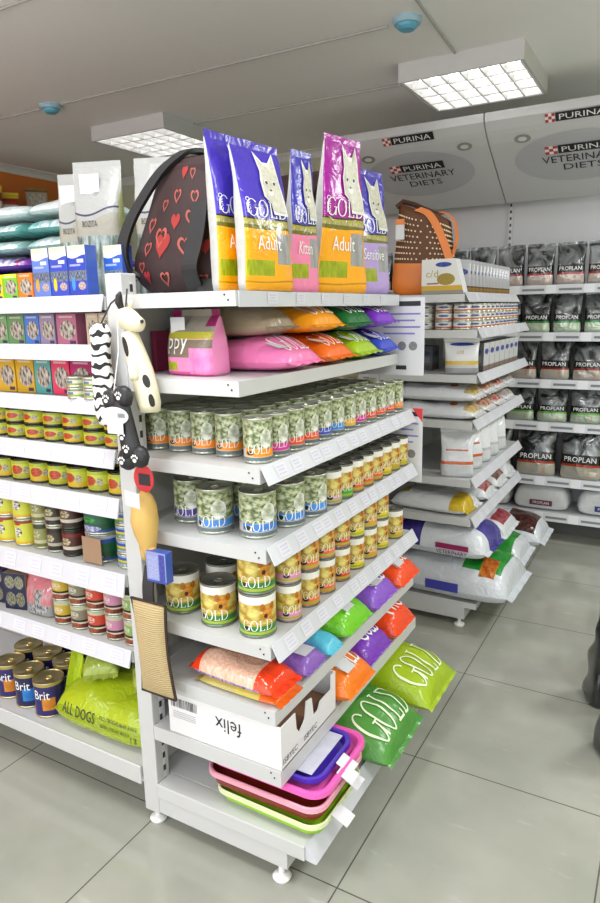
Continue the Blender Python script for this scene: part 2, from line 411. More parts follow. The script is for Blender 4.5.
# ================================================================== SHELVING
LABELINK = mat('label_ink', (.55, .53, .68), .7, vary=.3, scale=300)
def price_labels(parent, pts, ex, ey, w=.05, h=.026):
    """pts: centres; small printed strips on the price rail"""
    for p in pts:
        p = Vector(p); ex = Vector(ex).normalized(); ey = Vector(ey).normalized(); n = ex.cross(ey)
        b = MB(); k = 0
        q = p+n*.0012
        b.v += [tuple(q+ex*sx*w/2+ey*sy*h/2) for sx, sy in ((-1,-1),(1,-1),(1,1),(-1,1))]; b.face([0,1,2,3], 0)
        for r, (yy, hw) in enumerate(((.28, .36), (.02, .30), (-.26, .38))):
            c = q+n*.0005+ey*h*yy; i = len(b.v)
            b.v += [tuple(c+ex*sx*w*hw+ey*sy*h*.07) for sx, sy in ((-1,-1),(1,-1),(1,1),(-1,1))]; b.face([i,i+1,i+2,i+3], 1)
        b.obj('price_label', [PAPER, LABELINK], parent)
def shelf_y(t, z, xb, xf, y0, y1, th=.034, rail='tilt', nlab=10, xs=None, near_y=None):
    """shelf of a unit that runs along Y and faces +X"""
    b = MB(); b.box(xb, xf, y0, y1, z-.004, z-.0012)
    b.box(xf-.012, xf, y0, y1, z-th, z-.004)           # front apron
    b.box(xb, xf-.012, y0, y0+.006, z-th, z-.004)      # near end flange
    b.box(xb, xf-.012, y1-.006, y1, z-th, z-.004)
    sh = b.obj('shelf', WHITE, t)
    r = MB()
    for dx in (.05, .1): pass
    for x, zz in ((xf-.018, z-.012), (xf-.012+.004, z-.024)):
        r.lathe([(0, 0), (.0022, 0), (.0022, .001), (0, .001)], 8)
    if rail == 'tilt':
        q = [(xf-.002, z+.006), (xf+.002, z+.007), (xf+.026, z-.036), (xf+.021, z-.038)]
        MB().prism(q, 1, y0+.004, y1-.002).obj('price_rail', RAIL, sh)
        a = Vector((xf+.002, 0, z+.007)); c = Vector((xf+.026, 0, z-.036)); mid = (a+c)/2
        price_labels(sh, [(mid.x, y0+.05+(y1-y0-.1)*(k+.15+.5*random.random())/nlab, mid.z) for k in range(nlab)], (0, 1, 0), a-c, w=.048, h=.034)
    elif rail == 'flat':
        MB().box(xf+.0005, xf+.004, y0+.01, y1-.002, z-th-.002, z-.0015).obj('price_rail', RAIL, sh)
        price_labels(sh, [(xf+.0045, y0+.08+(y1-y0-.16)*(k+.5)/nlab, z-th/2) for k in range(nlab)], (0, 1, 0), (0, 0, 1), w=.045, h=.026)
    return sh
def slot_mat():
    m, N, L, b = new_mat('slotted_steel'); b.inputs['Roughness'].default_value = .4
    tc = N.new('ShaderNodeTexCoord'); sp = N.new('ShaderNodeSeparateXYZ'); L.new(tc.outputs['Object'], sp.inputs[0])
    d = N.new('ShaderNodeMath'); d.operation = 'DIVIDE'; L.new(sp.outputs[2], d.inputs[0]); d.inputs[1].default_value = .042
    f = N.new('ShaderNodeMath'); f.operation = 'FRACT'; L.new(d.outputs[0], f.inputs[0])
    g = N.new('ShaderNodeMath'); g.operation = 'LESS_THAN'; L.new(f.outputs[0], g.inputs[0]); g.inputs[1].default_value = .45
    x = N.new('ShaderNodeMix'); x.data_type = 'RGBA'; L.new(g.outputs[0], x.inputs[0]); x.inputs[6].default_value = (.62, .63, .64, 1); x.inputs[7].default_value = (.03, .03, .03, 1)
    L.new(x.outputs[2], b.inputs['Base Color']); return m
SLOTM = slot_mat()
def slots(t, x, y, z0, z1, parent):
    MB().box(x, x+.0008, y-.005, y+.005, z0, z1).obj('slot_strip', SLOTM, parent)
def foot(t, x, y):
    o = MB().lathe([(0, .012), (0, .05)][:0]+[(0, 0), (.022, 0), (.026, .008), (.02, .014), (.009, .018), (.009, .05), (0, .05)], 20).obj('foot', mat('foot_white', (.8, .8, .8), .4), t)
    o.location = (x, y, 0); return o

# ---------- middle gondola (faces +X)
GX0, GX1, GY0, GY1 = -1.285, -1.23, 1.27, 2.275
g1 = empty('gondola_shelving', 'white shelving of cans and coloured bags in the middle of the photo', 'shelving', (-1.0, 1.77, 0))
g1i = Matrix.Translation((1.0, -1.77, 0))
b = MB(); b.box(GX0, GX1, 1.27, 1.325, .04, 1.6); up_ = b.obj('upright', WHITE, g1, bevel=.003)
slots(g1, GX1+.0002, 1.305, .14, 1.58, up_)
b = MB(); b.box(GX0, GX1, 2.235, GY1, .04, 1.6); b.obj('upright', WHITE, g1, bevel=.003)
MB().box(-1.2845, -1.2805, 1.326, 2.234, .12, 1.545).obj('back_panel', WHITE, g1)
def S(z): return z
SH1, SH2, SH3, SH4, SH5, SH6, SH7, SHB = 1.548, 1.342, 1.135, .937, .683, .508, .338, .145
def g1shelf(z, xf, rail, nl, th=.036):
    sh = shelf_y(g1, z, GX1+.002, xf, GY0, GY1, th, rail, nl)
    b = MB().box(-1.279, GX1, 1.33, 2.23, z-.02, z-.0012).obj('shelf_rear_strip', WHITE, sh)
    for x, zz in ((xf-.03, z-.010), (xf-.02, z-.022)):
        bb = MB().lathe([(0, 0), (.0025, 0), (.0025, .0012), (0, .0012)], 8).obj('rivet', DARK, sh); bb.rotation_euler = (PI/2, 0, 0); bb.location = (x, GY0-.0001, zz)
    return sh
g1shelf(SH1, -.885, 'flat', 6); g1shelf(SH2, -.885, 'none', 0, .038)
g1shelf(SH3, -.835, 'tilt', 11); g1shelf(SH4, -.825, 'tilt', 12); g1shelf(SH5, -.82, 'tilt', 10)
g1shelf(SH6, -.812, 'none', 0, .042); g1shelf(SH7, -.80, 'none', 0, .045)
# cap piece at the near top corner

# base
b = MB(); b.box(GX1, -.79, 1.272, 1.30, .045, .10).box(-.81, -.79, 1.30, GY1, .045, .10).box(GX1, -.79, 2.25, GY1-.002, .045, .10)
b.obj('base_frame', WHITE, g1, bevel=.002)
b = MB(); b.box(-1.279, -.735, 1.33, GY1, SHB-.012, SHB-.0012).box(GX1+.001, -.735, 1.268, 1.33, SHB-.045, SHB-.0012)
b.obj('base_deck', WHITE, g1, bevel=.002)
MB().prism([(-.736, SHB+.002), (-.728, SHB+.006), (-.70, .104), (-.705, .098), (-.736, .100)], 1, 1.275, GY1).obj('price_rail', RAIL, g1)
for x, y in ((-1.255, 1.292), (-.815, 1.285), (-.815, 2.25), (-1.255, 2.25)): foot(g1, x, y)
for c in kids(g1): c.matrix_parent_inverse = g1i

# ---------- left shelving (runs along X, faces -Y, double sided)
LZ = [1.545, 1.418, 1.276, 1.140, 1.005, .786, .555, .182]
LX0, LX1 = -3.45, -1.288
g2 = empty('gondola_shelving', 'white shelving on the left with jars, small boxes and cans', 'shelving', (-2.3, 1.7, 0))
g2i = Matrix.Translation((2.3, -1.7, 0))
MB().box(LX0, LX1, 1.66, 1.672, .1, 1.6).obj('back_panel', WHITE, g2)
for i, z in enumerate(LZ):
    last = i == len(LZ)-1
    b = MB(); b.box(LX0, LX1, 1.27, 1.655, z-.004, z-.0012); b.box(LX0, LX1, 1.27, 1.276, z-.035, z-.004)
    b.box(LX1-.006, LX1, 1.276, 1.655, z-.03, z-.004)
    sh = b.obj('shelf', WHITE, g2)
    hh = {0: .038, 1: .038, 2: .038, 3: .046, 4: .05, 5: .06, 6: .045}.get(i, .05)
    if not last:
        MB().prism([(1.2695, z+.003), (1.266, z+.004), (1.252, z-hh), (1.256, z-hh-.001)], 0, LX0, LX1-.002).obj('price_rail', RAIL, sh)
        n = 9 if i > 2 else 8
        a = Vector((0, 1.266, z+.004)); c = Vector((0, 1.252, z-hh)); mid = (a+c)/2
        price_labels(sh, [(-1.34-k*.105-.02*random.random(), mid.y, mid.z) for k in range(n)], (1, 0, 0), a-c, w=.052, h=hh*.68)
b = MB(); b.box(LX0, LX1, 1.262, 1.2695, .125, .186); b.obj('base_front', WHITE, g2, bevel=.003)
b = MB(); b.box(LX0, LX1, 1.30, 1.66, .10, .14); b.obj('base_body', WHITE, g2)
for z in (1.545,):
    MB().box(LX0, LX1, 1.675, 2.06, z-.03, z-.0012).obj('shelf', WHITE, g2)
MB().box(LX0, LX1, 1.675, 2.06, .1, .25).obj('base_body', WHITE, g2)
MB().box(LX1-.004, LX1, 1.675, 2.06, .25, 1.51).obj('end_panel', WHITE, g2)
for x in (-1.33, -2.3, -3.4):
    foot(g2, x, 1.42).scale = (1, 1, 2.9); foot(g2, x, 1.9).scale = (1, 1, 2.1)
for c in kids(g2): c.matrix_parent_inverse = g2i

# ---------- second gondola, further along
g3 = empty('gondola_shelving', 'white shelving of diet food behind the middle shelving', 'shelving', (-1.0, 3.5, 0))
g3i = Matrix.Translation((1.0, -3.5, 0))
UY0, UY1 = 2.93, 3.95
UZ = [1.558, 1.402, 1.205, .995, .725, .54]; UXF = [-.835, -.775, -.77, -.782, -.782, -.776]
for y in (UY0, UY1-.055): MB().box(GX0, GX1, y, y+.055, .04, 1.6).obj('upright', WHITE, g3)
MB().box(-1.284, -1.28, UY0+.056, UY1-.056, .12, 1.58).obj('back_panel', mat('grey_panel', (.35, .35, .36), .5), g3)
for z, xf in zip(UZ, UXF):
    sh = shelf_y(g3, z, -1.279, xf, UY0+.056 if False else UY0, UY1, .036, 'tilt', 6) if False else shelf_y(g3, z, GX1+.002, xf, UY0, UY1, .036, 'tilt', 6)
b = MB(); b.box(-1.28, -.79, UY0, UY0+.03, .04, .10).box(-.81, -.79, UY0+.03, UY1, .04, .10).box(GX1+.001, -.735, UY0, UY1, .10, .13)
b.obj('base_deck', WHITE, g3)
for x, y in ((-1.255, 2.955), (-.815, 2.945), (-.815, 3.92)): foot(g3, x, y)
for c in kids(g3): c.matrix_parent_inverse = g3i

# ---------- rear wall shelving (runs along X, faces -Y)
g4 = empty('wall_shelving', 'grey white wall shelving with dark pet food bags at the rear', 'shelving', (-.8, 4.6, 0))
g4i = Matrix.Translation((.8, -4.6, 0))
BZ = [1.62, 1.335, 1.045, .775, .42, .185]; BX0, BX1 = -2.0, .9; BYF = 4.38
BW = mat('grey_white_paint', (.55, .56, .58), .4, vary=.02)
MB().box(BX0, BX1, 4.745, 4.79, .15, 2.20).obj('back_panel', BW, g4)
for x in (-1.985, -1.055, -.125, .8):
    MB().box(x-.015, x+.015, 4.73, 4.744, .05, 2.2).obj('upright', BW, g4)
    MB().box(x-.006, x+.006, 4.7285, 4.7299, .2, 2.18).obj('slot_strip', SLOTM, g4)
STRIP = mat('dark_strip', (.16, .17, .19), .5)
for z in BZ:
    b = MB(); b.box(BX0, BX1, BYF, 4.725, z-.005, z-.0012); b.box(BX0, BX1, BYF, BYF+.006, z-.05, z-.005); sh = b.obj('shelf', BW, g4)
    MB().prism([(BYF-.001, z+.002), (BYF-.004, z+.002), (BYF-.022, z-.05), (BYF-.018, z-.052)], 0, BX0, BX1).obj('price_rail', BW, sh)
    x = BX0+.04
    while x < BX1-.2:
        q = MB(); k = 0
        for sx, t_ in ((0, .42), (.13, .42), (.13, .68), (0, .68)):
            q.v.append((x+sx, BYF-.004-.018*t_-.0018, z+.002-.052*t_))
        q.face([k, k+3, k+2, k+1]); x += .215; q.obj('rail_strip', STRIP, sh)
    for j, x in enumerate([BX0+.21+.215*i for i in range(int((BX1-BX0)/.215)-1)]):
        q = MB(); q.v += [(x-.03, BYF-.006, z+.0), (x+.03, BYF-.006, z+.0), (x+.03, BYF-.025, z-.05), (x-.03, BYF-.025, z-.05)]; q.face([0, 3, 2, 1]); q.obj('price_label', PAPER, sh)
MB().box(BX0, BX1, 4.55, 4.725, 0.0, .13).obj('under_shadow', mat('shadow_grey', (.12, .12, .12), .6), g4)  # shadow beneath the bottom shelf, put in as a dark box
for c in kids(g4): c.matrix_parent_inverse = g4i

# ================================================================== PRODUCT BUILDERS
def sgnpow(c, e): return math.copysign(abs(c)**e, c)
def stand_bag(W, D, H, front, side, label, cat, group=None, x=0, y=0, z=0, rz=0, top=.9, neck=None, wr=.004, seed=0, lean=0., belly=.5, ne=4., texts=(), pics=(), tagat=None, foldcol=None, topw=1.0, nv=18):
    """upright pouch: flat base, pillowed front, gusseted sides, flat sealed top. front faces -Y"""
    nu = 40
    def dims(v):
        d = D/2*(1-max(0, (v-belly)/(1-belly))**1.7*.97)
        if v < .05: d *= .86+.14*v/.05
        wv = W/2*(1-.06*math.sin(PI*min(1, v*1.02)))*(1+(topw-1)*v)
        if v < .04: wv *= .95+.05*v/.04
        return wv, d
    def body(u, v):
        th = 2*PI*u; wv, d = dims(v); e = 2/ne
        c, s_ = math.cos(th), math.sin(th)
        px = wv*sgnpow(c, e); py = d*sgnpow(s_, e)
        n = nz3(px, py, v*H, 14, seed)*wr*(1 if .03 < v < .97 else .2)
        py += n*(1 if s_ < 0 else -1); px += nz3(px, v*H, py, 11, seed+5)*wr*.5
        return (px, py+lean*v*v*H, v*H)
    def uvf(u, v):
        th = 2*PI*u; return (.5+.5*sgnpow(math.cos(th), 2/ne), v)
    b = MB()
    def mf(u, v):
        c = abs(math.cos(2*PI*u)); return 1 if c > .93 else 0
    b.grid(body, nu, nv, mf, cu=True, uvf=uvf)
    i = len(b.v); b.v.append((0, 0, 0)); 
    for k in range(nu): b.face([(k+1) % nu, k, i], 1)
    o = b.obj('pet_food_bag', [front, side], None, smooth=True)
    tag(o, label, cat, group); place(o, x, y, z, rz)
    wv, d = dims(1)
    MB().grid(lambda u, v: ((u*2-1)*wv*1.0, lean*H+(-.003 if v < 0 else 0)+nz3(u*3, v, seed, 1)*.002, H-.001+v*.018), 10, 1, uvf=lambda u, v: (u, .99)).obj('seam', front, o)
    def F(u, v, off=.0016):
        """front surface: u in -1..1, v in 0..1"""
        u = max(-.97, min(.97, u)); v = max(.01, min(.99, v)); wv, d = dims(v)
        px = wv*u; py = -d*(1-abs(u)**ne)**(1/ne)
        n = nz3(px, py, v*H, 14, seed)*wr
        return Vector((px, py+n+lean*v*v*H-off-.0008, v*H))
    for body_, u0, v0, w_, h_, m_ in texts:
        lettering(body_, (lambda tx, ty: F(u0+tx*w_*2, v0+ty*h_, .0022)), m_, o)
    for pts, m_, nm, off in pics:
        blob(lambda a, c: F(a, c, off), pts, m_, o, nm)
    if tagat:
        u0, v0, s_ = tagat; p = F(u0, v0, .004)
        MB().grid(lambda a, c: (p.x+(a-.5)*s_, p.y-.002-.001*c, p.z+(c-.5)*s_*.9), 2, 2).obj('price_tag', PAPER, o)
    o['F'] = 0; del o['F']
    return o, F
def pillow(name, L, W, T, m, label, cat, group=None, loc=(0,0,0), rot=(0,0,0), wr=.006, seed=0, fin=.02, texts=(), pics=(), tagat=None, endm=None, sag=0., pu=6, pv=3, rootat=None, tagrot=0):
    """lying sack: length along X, width along Y, rests on z=0; sag lowers the +X end"""
    def prof(u, v):
        a = max(0, 1-abs(u)**pu)**.5; c = max(0, 1-abs(v)**pv)**.55
        return a*c
    def wid(u): return W/2*(1-.10*abs(u)**4)
    def top(u, v, off=0.):
        h = prof(u, v); z = .3*T+.7*T*h+nz3(u*L/2, v*W/2, 0, 9, seed)*wr*1.6*h+nz3(u*L/2, v*W/2, 3, 26, seed)*wr*.5*h
        return Vector((u*L/2, v*wid(u), z-sag*max(0, u)**2*1.0+off))
    def bot(u, v):
        h = prof(u, v)**.6; return Vector((u*L/2, v*wid(u), .3*T*(1-h)-sag*max(0, u)**2))
    b = MB(); n1, n2 = 26, 16
    cp = lambda t: math.sin(PI/2*(2*t-1))*.55+(2*t-1)*.45
    uvf = lambda u, v: ((cp(u)+1)/2, (cp(v)+1)/2)
    n1, n2 = 34, 24
    b.grid(lambda u, v: top(cp(u), cp(v)), n1, n2, 0, uvf=uvf)
    b.grid(lambda u, v: bot(cp(u), cp(1-v)), n1, n2, 1 if endm else 0, uvf=uvf)
    o = b.obj(name, [m, endm or m], None, smooth=True)
    tag(o, label, cat, group); o.location = loc; o.rotation_euler = rot
    if fin:
        for s_ in (-1, 1):
            z0 = .3*T-(sag if s_ > 0 else 0)
            MB().grid(lambda u, v: (s_*(L/2-.002+v*fin), (u-.5)*W*.9*(1+.04*v), max(.001-(sag if s_ > 0 else 0), z0-v*fin*.35+math.sin(u*23+seed)*.0025*v)), 14, 2, uvf=lambda u, v: ((1+s_)/2*.98+.01, u)).obj('end_seam', m, o)
    for body_, u0, v0, w_, h_, r_, m_ in texts:
        cr_, sr_ = math.cos(r_), math.sin(r_)
        def fn(tx, ty):
            X = tx*w_; Y = ty*h_
            return top(max(-.97, min(.97, u0+(X*cr_-Y*sr_)/(L/2))), max(-.97, min(.97, v0+(X*sr_+Y*cr_)/(W/2))), .0035)
        lettering(body_, fn, m_, o)
    for pts, m_, nm, off in pics:
        blob(lambda a, c: top(a, c, off), pts, m_, o, nm)
    if tagat:
        u0, v0, s_ = tagat; p = top(u0, v0, .003); q = top(min(.99, u0+.1), v0, .003); dr = (q-p).normalized()
        side = Vector((0, 1, 0))
        MB().grid(lambda a, c: tuple(p+dr*(a*s_*.9)+side*((c-.5)*s_)+Vector((0, 0, .004))), 2, 2).obj('price_tag', PAPER, o)
    return o
def carton(name, x0, x1, y0, y1, z0, z1, front, side, label, cat, group=None, rz=0, bevel=.0012):
    b = MB(); cx, cy = (x0+x1)/2, (y0+y1)/2; b.box(x0-cx, x1-cx, y0-cy, y1-cy, 0, z1-z0)
    b.m = [1, 1, 0, 1, 1, 1]
    b.uv[2] = [(0,0),(1,0),(1,1),(0,1)]
    o = b.obj(name, [front, side], None, bevel=bevel); tag(o, label, cat, group); o.location = (cx, cy, z0); o.rotation_euler = (0, 0, rz)
    return o
# --- cans
_can = {}
def can_meshes(r, h, kind, body_m, lid_m, word=None, rim=True, ledge=None):
    key = (r, h, kind)
    if key in _can: return _can[key]
    b = MB(); n = 28
    pr = [(r*.965, 0), (r*1.0, .0015), (r, .004), (r*.975, .006), (r*.975, h-.006), (r, h-.004), (r, h-.0015), (r*.965, h)]
    b.lathe([(r*.975, .006), (r*.975, h-.006)], n)
    body = b.mesh('label_wrap', [body_m], True)
    t = MB(); t.lathe([(0, .001), (r*.95, .001), (r*.965, 0), (r, .0015), (r, .004), (r*.968, .0065)], n)
    base = t.mesh('rim', [lid_m], True)
    l = MB(); l.lathe([(r*.968, h-.0065), (r, h-.004), (r, h-.0015), (r*.975, h), (r*.94, h-.001), (r*.925, h-.005), (r*.8, h-.0042), (r*.78, h-.0052), (0, h-.005)], n)
    lid = l.mesh('lid', [lid_m], True)
    rp = MB(); rp.tube([(r*.05+.3*r*math.cos(a*PI/5)*.8, .3*r*math.sin(a*PI/5)*.6, h-.0035) for a in range(11)], r*.035, 5)
    ring = rp.mesh('ring_pull', [lid_m])
    wm = None
    if word:
        vs, fs = gold_geo() if word == 'GOLDSERIF' else text_geo(word[0])
        wd, hg, zc_, mt = ledge
        wm = bpy.data.meshes.new('lettering')
        R = r*.975+.0007
        wm.from_pydata([(R*math.sin(x*wd/R), -R*math.cos(x*wd/R), zc_+y*hg) for x, y in vs], [], fs); wm.materials.append(mt); wm.update()
    _can[key] = (body, base, lid, ring, wm)
    return _can[key]
def can(name, r, h, kind, body_m, lid_m, x, y, z, rz, label, cat='can', group=None, word=None, ledge=None, simple=False):
    ms = can_meshes(r, h, kind, body_m, lid_m, word, True, ledge)
    o = link(name, ms[0]); tag(o, label, cat, group); o.location = (x, y, z); o.rotation_euler = (0, 0, rz)
    link('rim', ms[1], o); link('lid', ms[2], o)
    if not simple:
        link('ring_pull', ms[3], o)
        if ms[4]: link('lettering', ms[4], o)
    return o
def catface(cx, cy, s, aspect=1.0):
    """outline of a sitting cat's head with two ears"""
    P = [(-.8, -1.3), (-.9, -.5), (-.75, .1), (-.95, 1.05), (-.35, .62), (.3, .62), (.85, 1.1), (.75, .1), (.95, -.4), (1.25, -1.3)]
    return [(cx+a*s, cy+b*s*aspect) for a, b in P]

# ================================================================== MIDDLE GONDOLA: TOP SHELF
GREYF = mat('clear_film', (.42, .42, .41), .25, vary=.25, scale=30)
CATF = mat('cat_fur_print', (.62, .60, .50), .4, vary=.35, scale=90)
CATW = mat('cat_white_print', (.82, .82, .78), .4, vary=.08, scale=60)
CATD = mat('cat_eye_print', (.05, .05, .04), .4)
PURP = '#4a3ab4'; 
def cat_bag(topc, botc, word, x, y, W, H, rz, label, seed, D=.045, wordw=.36, lean=.02, topw=1.04, cu=.42):
    fm = print_mat('pouch_print', [(0, botc), (.055, '#b8860f' if botc == '#f5a816' else botc), (.07, botc), (.43, '#6d6a22'), (.47, '#a8a040'), (.5, '#2a2a18'), (.51, topc)],
        [('rect', .76, .30, .16, .11, '#8e8e90', '#a5a5a4', 5), ('rect', .28, .16, .25, .055, '#a5b01c', '#8d9a10', 12), ('rect', .5, .47, .5, .012, '#c3b878', '#8d8a50', 20)], rough=.22, wave=.006, wr=.3)
    o, F = stand_bag(W, D, H, fm, GREYF, label, 'cat food bag', 'pouches of cat food on the top shelf', x, y, SH1, rz, wr=.005, seed=seed, lean=lean, belly=.35, topw=topw)
    lettering(word, lambda tx, ty: F(-.14+tx*wordw*2.6, .335+ty*.095, .0025), LETW, o)
    lettering('GOLDSERIF', lambda tx, ty: F(-.02+tx*1.75, .575+ty*.12, .0025), LETW, o)
    lettering('EURO', lambda tx, ty: F(-.82-ty*.14, .59+tx*.11, .0028), LETW, o)
    out = [(-.62, -.05), (-.66, .06), (-.58, .13), (-.66, .27), (-.34, .20), (-.08, .20), (.22, .30), (.24, .16), (.30, .05), (.46, -.06), (.56, -.17), (-.22, -.17), (-.30, -.09)]
    P = lambda pts, k=1.0: [(cu+a*k*.86, .715+b*k) for a, b in pts]
    blob(lambda a, c: F(a, c, .0036), P(out), CATW, o, 'cat_picture')
    blob(lambda a, c: F(a, c, .0048), [(cu-.12+(a-(cu-.12))*.84, .715+(c-.715)*.86) for a, c in P(out)], CATF, o, 'cat_picture')
    for ex in (-.42, -.04): blob(lambda a, c: F(a, c, .0062), ell(cu+ex*.86, .765, .055, .013, 10), CATD, o, 'cat_eye')
    for ex in (-.42, -.04): blob(lambda a, c: F(a, c, .0056), ell(cu+ex*.86, .765, .085, .020, 10), CATW, o, 'cat_eye')
    blob(lambda a, c: F(a, c, .0062), ell(cu-.22, .715, .05, .008, 8), CATD, o, 'cat_nose')
    blob(lambda a, c: F(a, c, .0056), ell(cu-.22, .695, .13, .020, 12), CATW, o, 'cat_muzzle')
    return o
cat_bag(PURP, '#f5a816', 'Adult', -.968, 1.400, .16, .345, 1.42, 'purple and orange cat food bag half hidden behind its twin', 1, lean=.03)
cat_bag(PURP, '#f5a816', 'Adult', -.902, 1.432, .19, .330, 1.42, 'purple and orange cat food bag with white cat, in front of its twin', 2, lean=.09, topw=.92)
cat_bag('#3f3ab0', '#ee86ad', 'Kitten', -.935, 1.662, .15, .35, 1.45, 'blue and pink cat food bag left of the magenta bag', 3, topw=.62, lean=-.02)
cat_bag('#a5209a', '#f5a816', 'Adult', -.93, 1.885, .26, .425, 1.36, 'magenta and orange cat food bag, tallest on the top shelf', 4, D=.06, topw=.66, lean=-.05)
cat_bag('#4a40b4', '#b39ad6', 'Sensitive', -.935, 2.145, .20, .385, 1.40, 'blue and lilac cat food bag right of the magenta bag', 5, wordw=.46, lean=.06)
# --- heart pattern carrier
def heart(cx, cy, s, w=1.0, n=22):
    return [(cx+s*w*.8*math.sin(t)**3, cy+s*(.62*math.cos(t)-.24*math.cos(2*t)-.1*math.cos(3*t)-.05*math.cos(4*t))) for t in [2*PI*k/n for k in range(n)]]
CARR = mat('dark_red_nylon', (.022, .006, .006), .7, vary=.35, scale=8, bump=.2)
CARB = mat('black_nylon', (.008, .008, .009), .5)
HEART = mat('heart_red', (.26, .014, .012), .5, vary=.2)
HEARTO = mat('heart_outline', (.32, .06, .045), .5, vary=.2)
car = empty('pet_carrier', 'black pet carrier with red hearts at the near end of the top shelf', 'pet carrier', (-1.118, 1.45, SH1+.001)); car.scale = (1.08, 1.0, 1.08)
# local frame: X right, Y away, profile in the Y-Z plane
prof_c = [(-.045, .0), (-.05, .06), (-.05, .12), (-.05, .19), (-.045, .29), (-.02, .31), (.05, .285), (.12, .235), (.24, .20), (.34, .21), (.42, .27), (.50, .34), (.545, .355), (.53, .28), (.49, .12), (.47, .0)]
def bag_side(xx, inset=0):
    cx_, cz_ = .22, .12
    return [(xx, a+(cx_-a)*inset, c+(cz_-c)*inset) for a, c in prof_c]
b = MB(); xs = [(-.105, .10), (-.098, .03), (-.06, .0), (.0, -.01), (.06, 0), (.098, .03), (.105, .10)]
n = len(prof_c)
for xx, ins in xs: b.v += bag_side(xx, ins)
for k in range(len(xs)-1):
    for j in range(n):
        q = [k*n+j, k*n+(j+1) % n, (k+1)*n+(j+1) % n, (k+1)*n+j]; b.face(q, 0)
b.face(list(range(n))[::-1], 0); b.face([(len(xs)-1)*n+j for j in range(n)], 0)
bo = b.obj('shell', CARR, car, smooth=False, bevel=.006)
# near end panel: swelling pocket with hearts
def endp(u, v, off=0):
    """near end surface, u -1..1 across, v 0..1 up"""
    wv = (.158-.11*max(0, v-.15)**.9) if v < .62 else (.158-.11*.47**.9)*(1-(v-.62)*.9)
    wv *= (.55+.45*min(1, v/.26)**.6)
    wv = max(wv, .03)
    y = -.058-.05*math.cos(u*PI/2)*(1-v)**.8*min(1, .4+v*5)+.02*v**2
    return Vector((u*wv-.03*(1-v), y-off, .004+v*.30))
b = MB(); b.grid(lambda u, v: endp(u*2-1, v), 16, 14); b.grid(lambda u, v: endp(u*2-1, v, -.012) if True else 0, 16, 14)
b.obj('end_pocket', CARR, car, smooth=True)
for i, (u, v, s, solid) in enumerate([(-.55, .12, .11, 1), (-.05, .10, .12, 0), (.42, .12, .13, 1), (-.2, .36, .2, 1), (-.6, .34, .12, 0), (.3, .34, .16, 0), (.66, .33, .12, 1), (-.28, .42, .17, 0), (.05, .53, .13, 1), (.42, .55, .14, 0), (-.66, .52, .13, 0), (.0, .72, .12, 0), (.5, .70, .12, 0), (.1, .9, .12, 1), (-.35, .66, .1, 0), (.4, .88, .1, 0), (-.7, .2, .1, 0), (.7, .08, .1, 0)]):
    k = s*1.15; asp = .6
    if solid: blob(lambda a, c: endp(a, c, .0016), [(u+(a-u)*1, v+(c-v)*asp) for a, c in heart(u, v, k, 1.0)], HEART, car, 'heart_print')
    else:
        o_ = [(u+(a-u), v+(c-v)*asp) for a, c in heart(u, v, k)]; i_ = [(u+(a-u)*.66, v+(c-v)*asp*.66) for a, c in heart(u, v, k)]
        q = MB(); q.v = [tuple(endp(*p, .0016)) for p in o_+i_]; m_ = len(o_)
        for j in range(m_): q.face([j, (j+1) % m_, m_+(j+1) % m_, m_+j])
        q.obj('heart_print', HEARTO, car)
for (y_, z_, s) in ((.10, .12, .035), (.2, .07, .03), (.28, .14, .04), (.38, .09, .035), (.02, .2, .03), (.44, .2, .03), (.06, .05, .03)):
    blob(lambda a, c: Vector((.1075, a, c)), heart(y_, z_, s*.9), HEART, car, 'heart_print')
def smooth_pts(pts, n=5):
    P = [Vector(p) for p in pts]; P = [P[0]*2-P[1]]+P+[P[-1]*2-P[-2]]; out = []
    for i in range(1, len(P)-2):
        for k in range(n):
            t = k/n; a, b, c, d_ = P[i-1], P[i], P[i+1], P[i+2]
            out.append(.5*((2*b)+(c-a)*t+(2*a-5*b+4*c-d_)*t*t+(3*b-a-3*c+d_)*t**3))
    return out+[P[-2]]
def strap(pts, wd, nm='strap', m=CARB, th=.006, side=Vector((1, 0, 0))):
    q = MB(); pts = smooth_pts(pts); k = len(pts)
    for i_, p in enumerate(pts):
        t_ = (pts[min(k-1, i_+1)]-pts[max(0, i_-1)]).normalized(); nn = t_.cross(side).normalized()
        q.v += [tuple(p-side*wd/2), tuple(p+side*wd/2), tuple(p+side*wd/2+nn*th), tuple(p-side*wd/2+nn*th)]
        if i_:
            a = (i_-1)*4
            for j in range(4): q.face([a+j, a+(j+1) % 4, a+4+(j+1) % 4, a+4+j])
    q.face([0, 1, 2, 3]); q.face([4*k-1, 4*k-2, 4*k-3, 4*k-4])
    return q.obj(nm, m, car if nm != 'handle' else None)
strap([(.045, -.085, .0), (.05, -.118, .05), (.062, -.112, .10), (.066, -.098, .15), (.062, -.08, .20)], .045)
MB().prism([(-.10, .0), (.46, 0), (.46, .02), (-.085, .03)], 0, .055, .1065).obj('base_binding', CARB, car)
strap([(-.150, -.075, .04), (-.168, -.09, .06), (-.166, -.10, .11), (-.145, -.09, .17), (-.11, -.075, .225), (-.065, -.065, .275), (-.03, -.05, .305), (.01, -.03, .325), (.06, .02, .315)], .032, th=.01)
MB().box(.1066, .11, .02, .46, .0, .05).obj('side_binding', CARB, car)
MB().tube([(.085, -.068, .155), (.087, -.072, .17), (.09, -.07, .185)], .004, 6).obj('buckle', mat('brass', (.7, .6, .3), .3, 1), car)

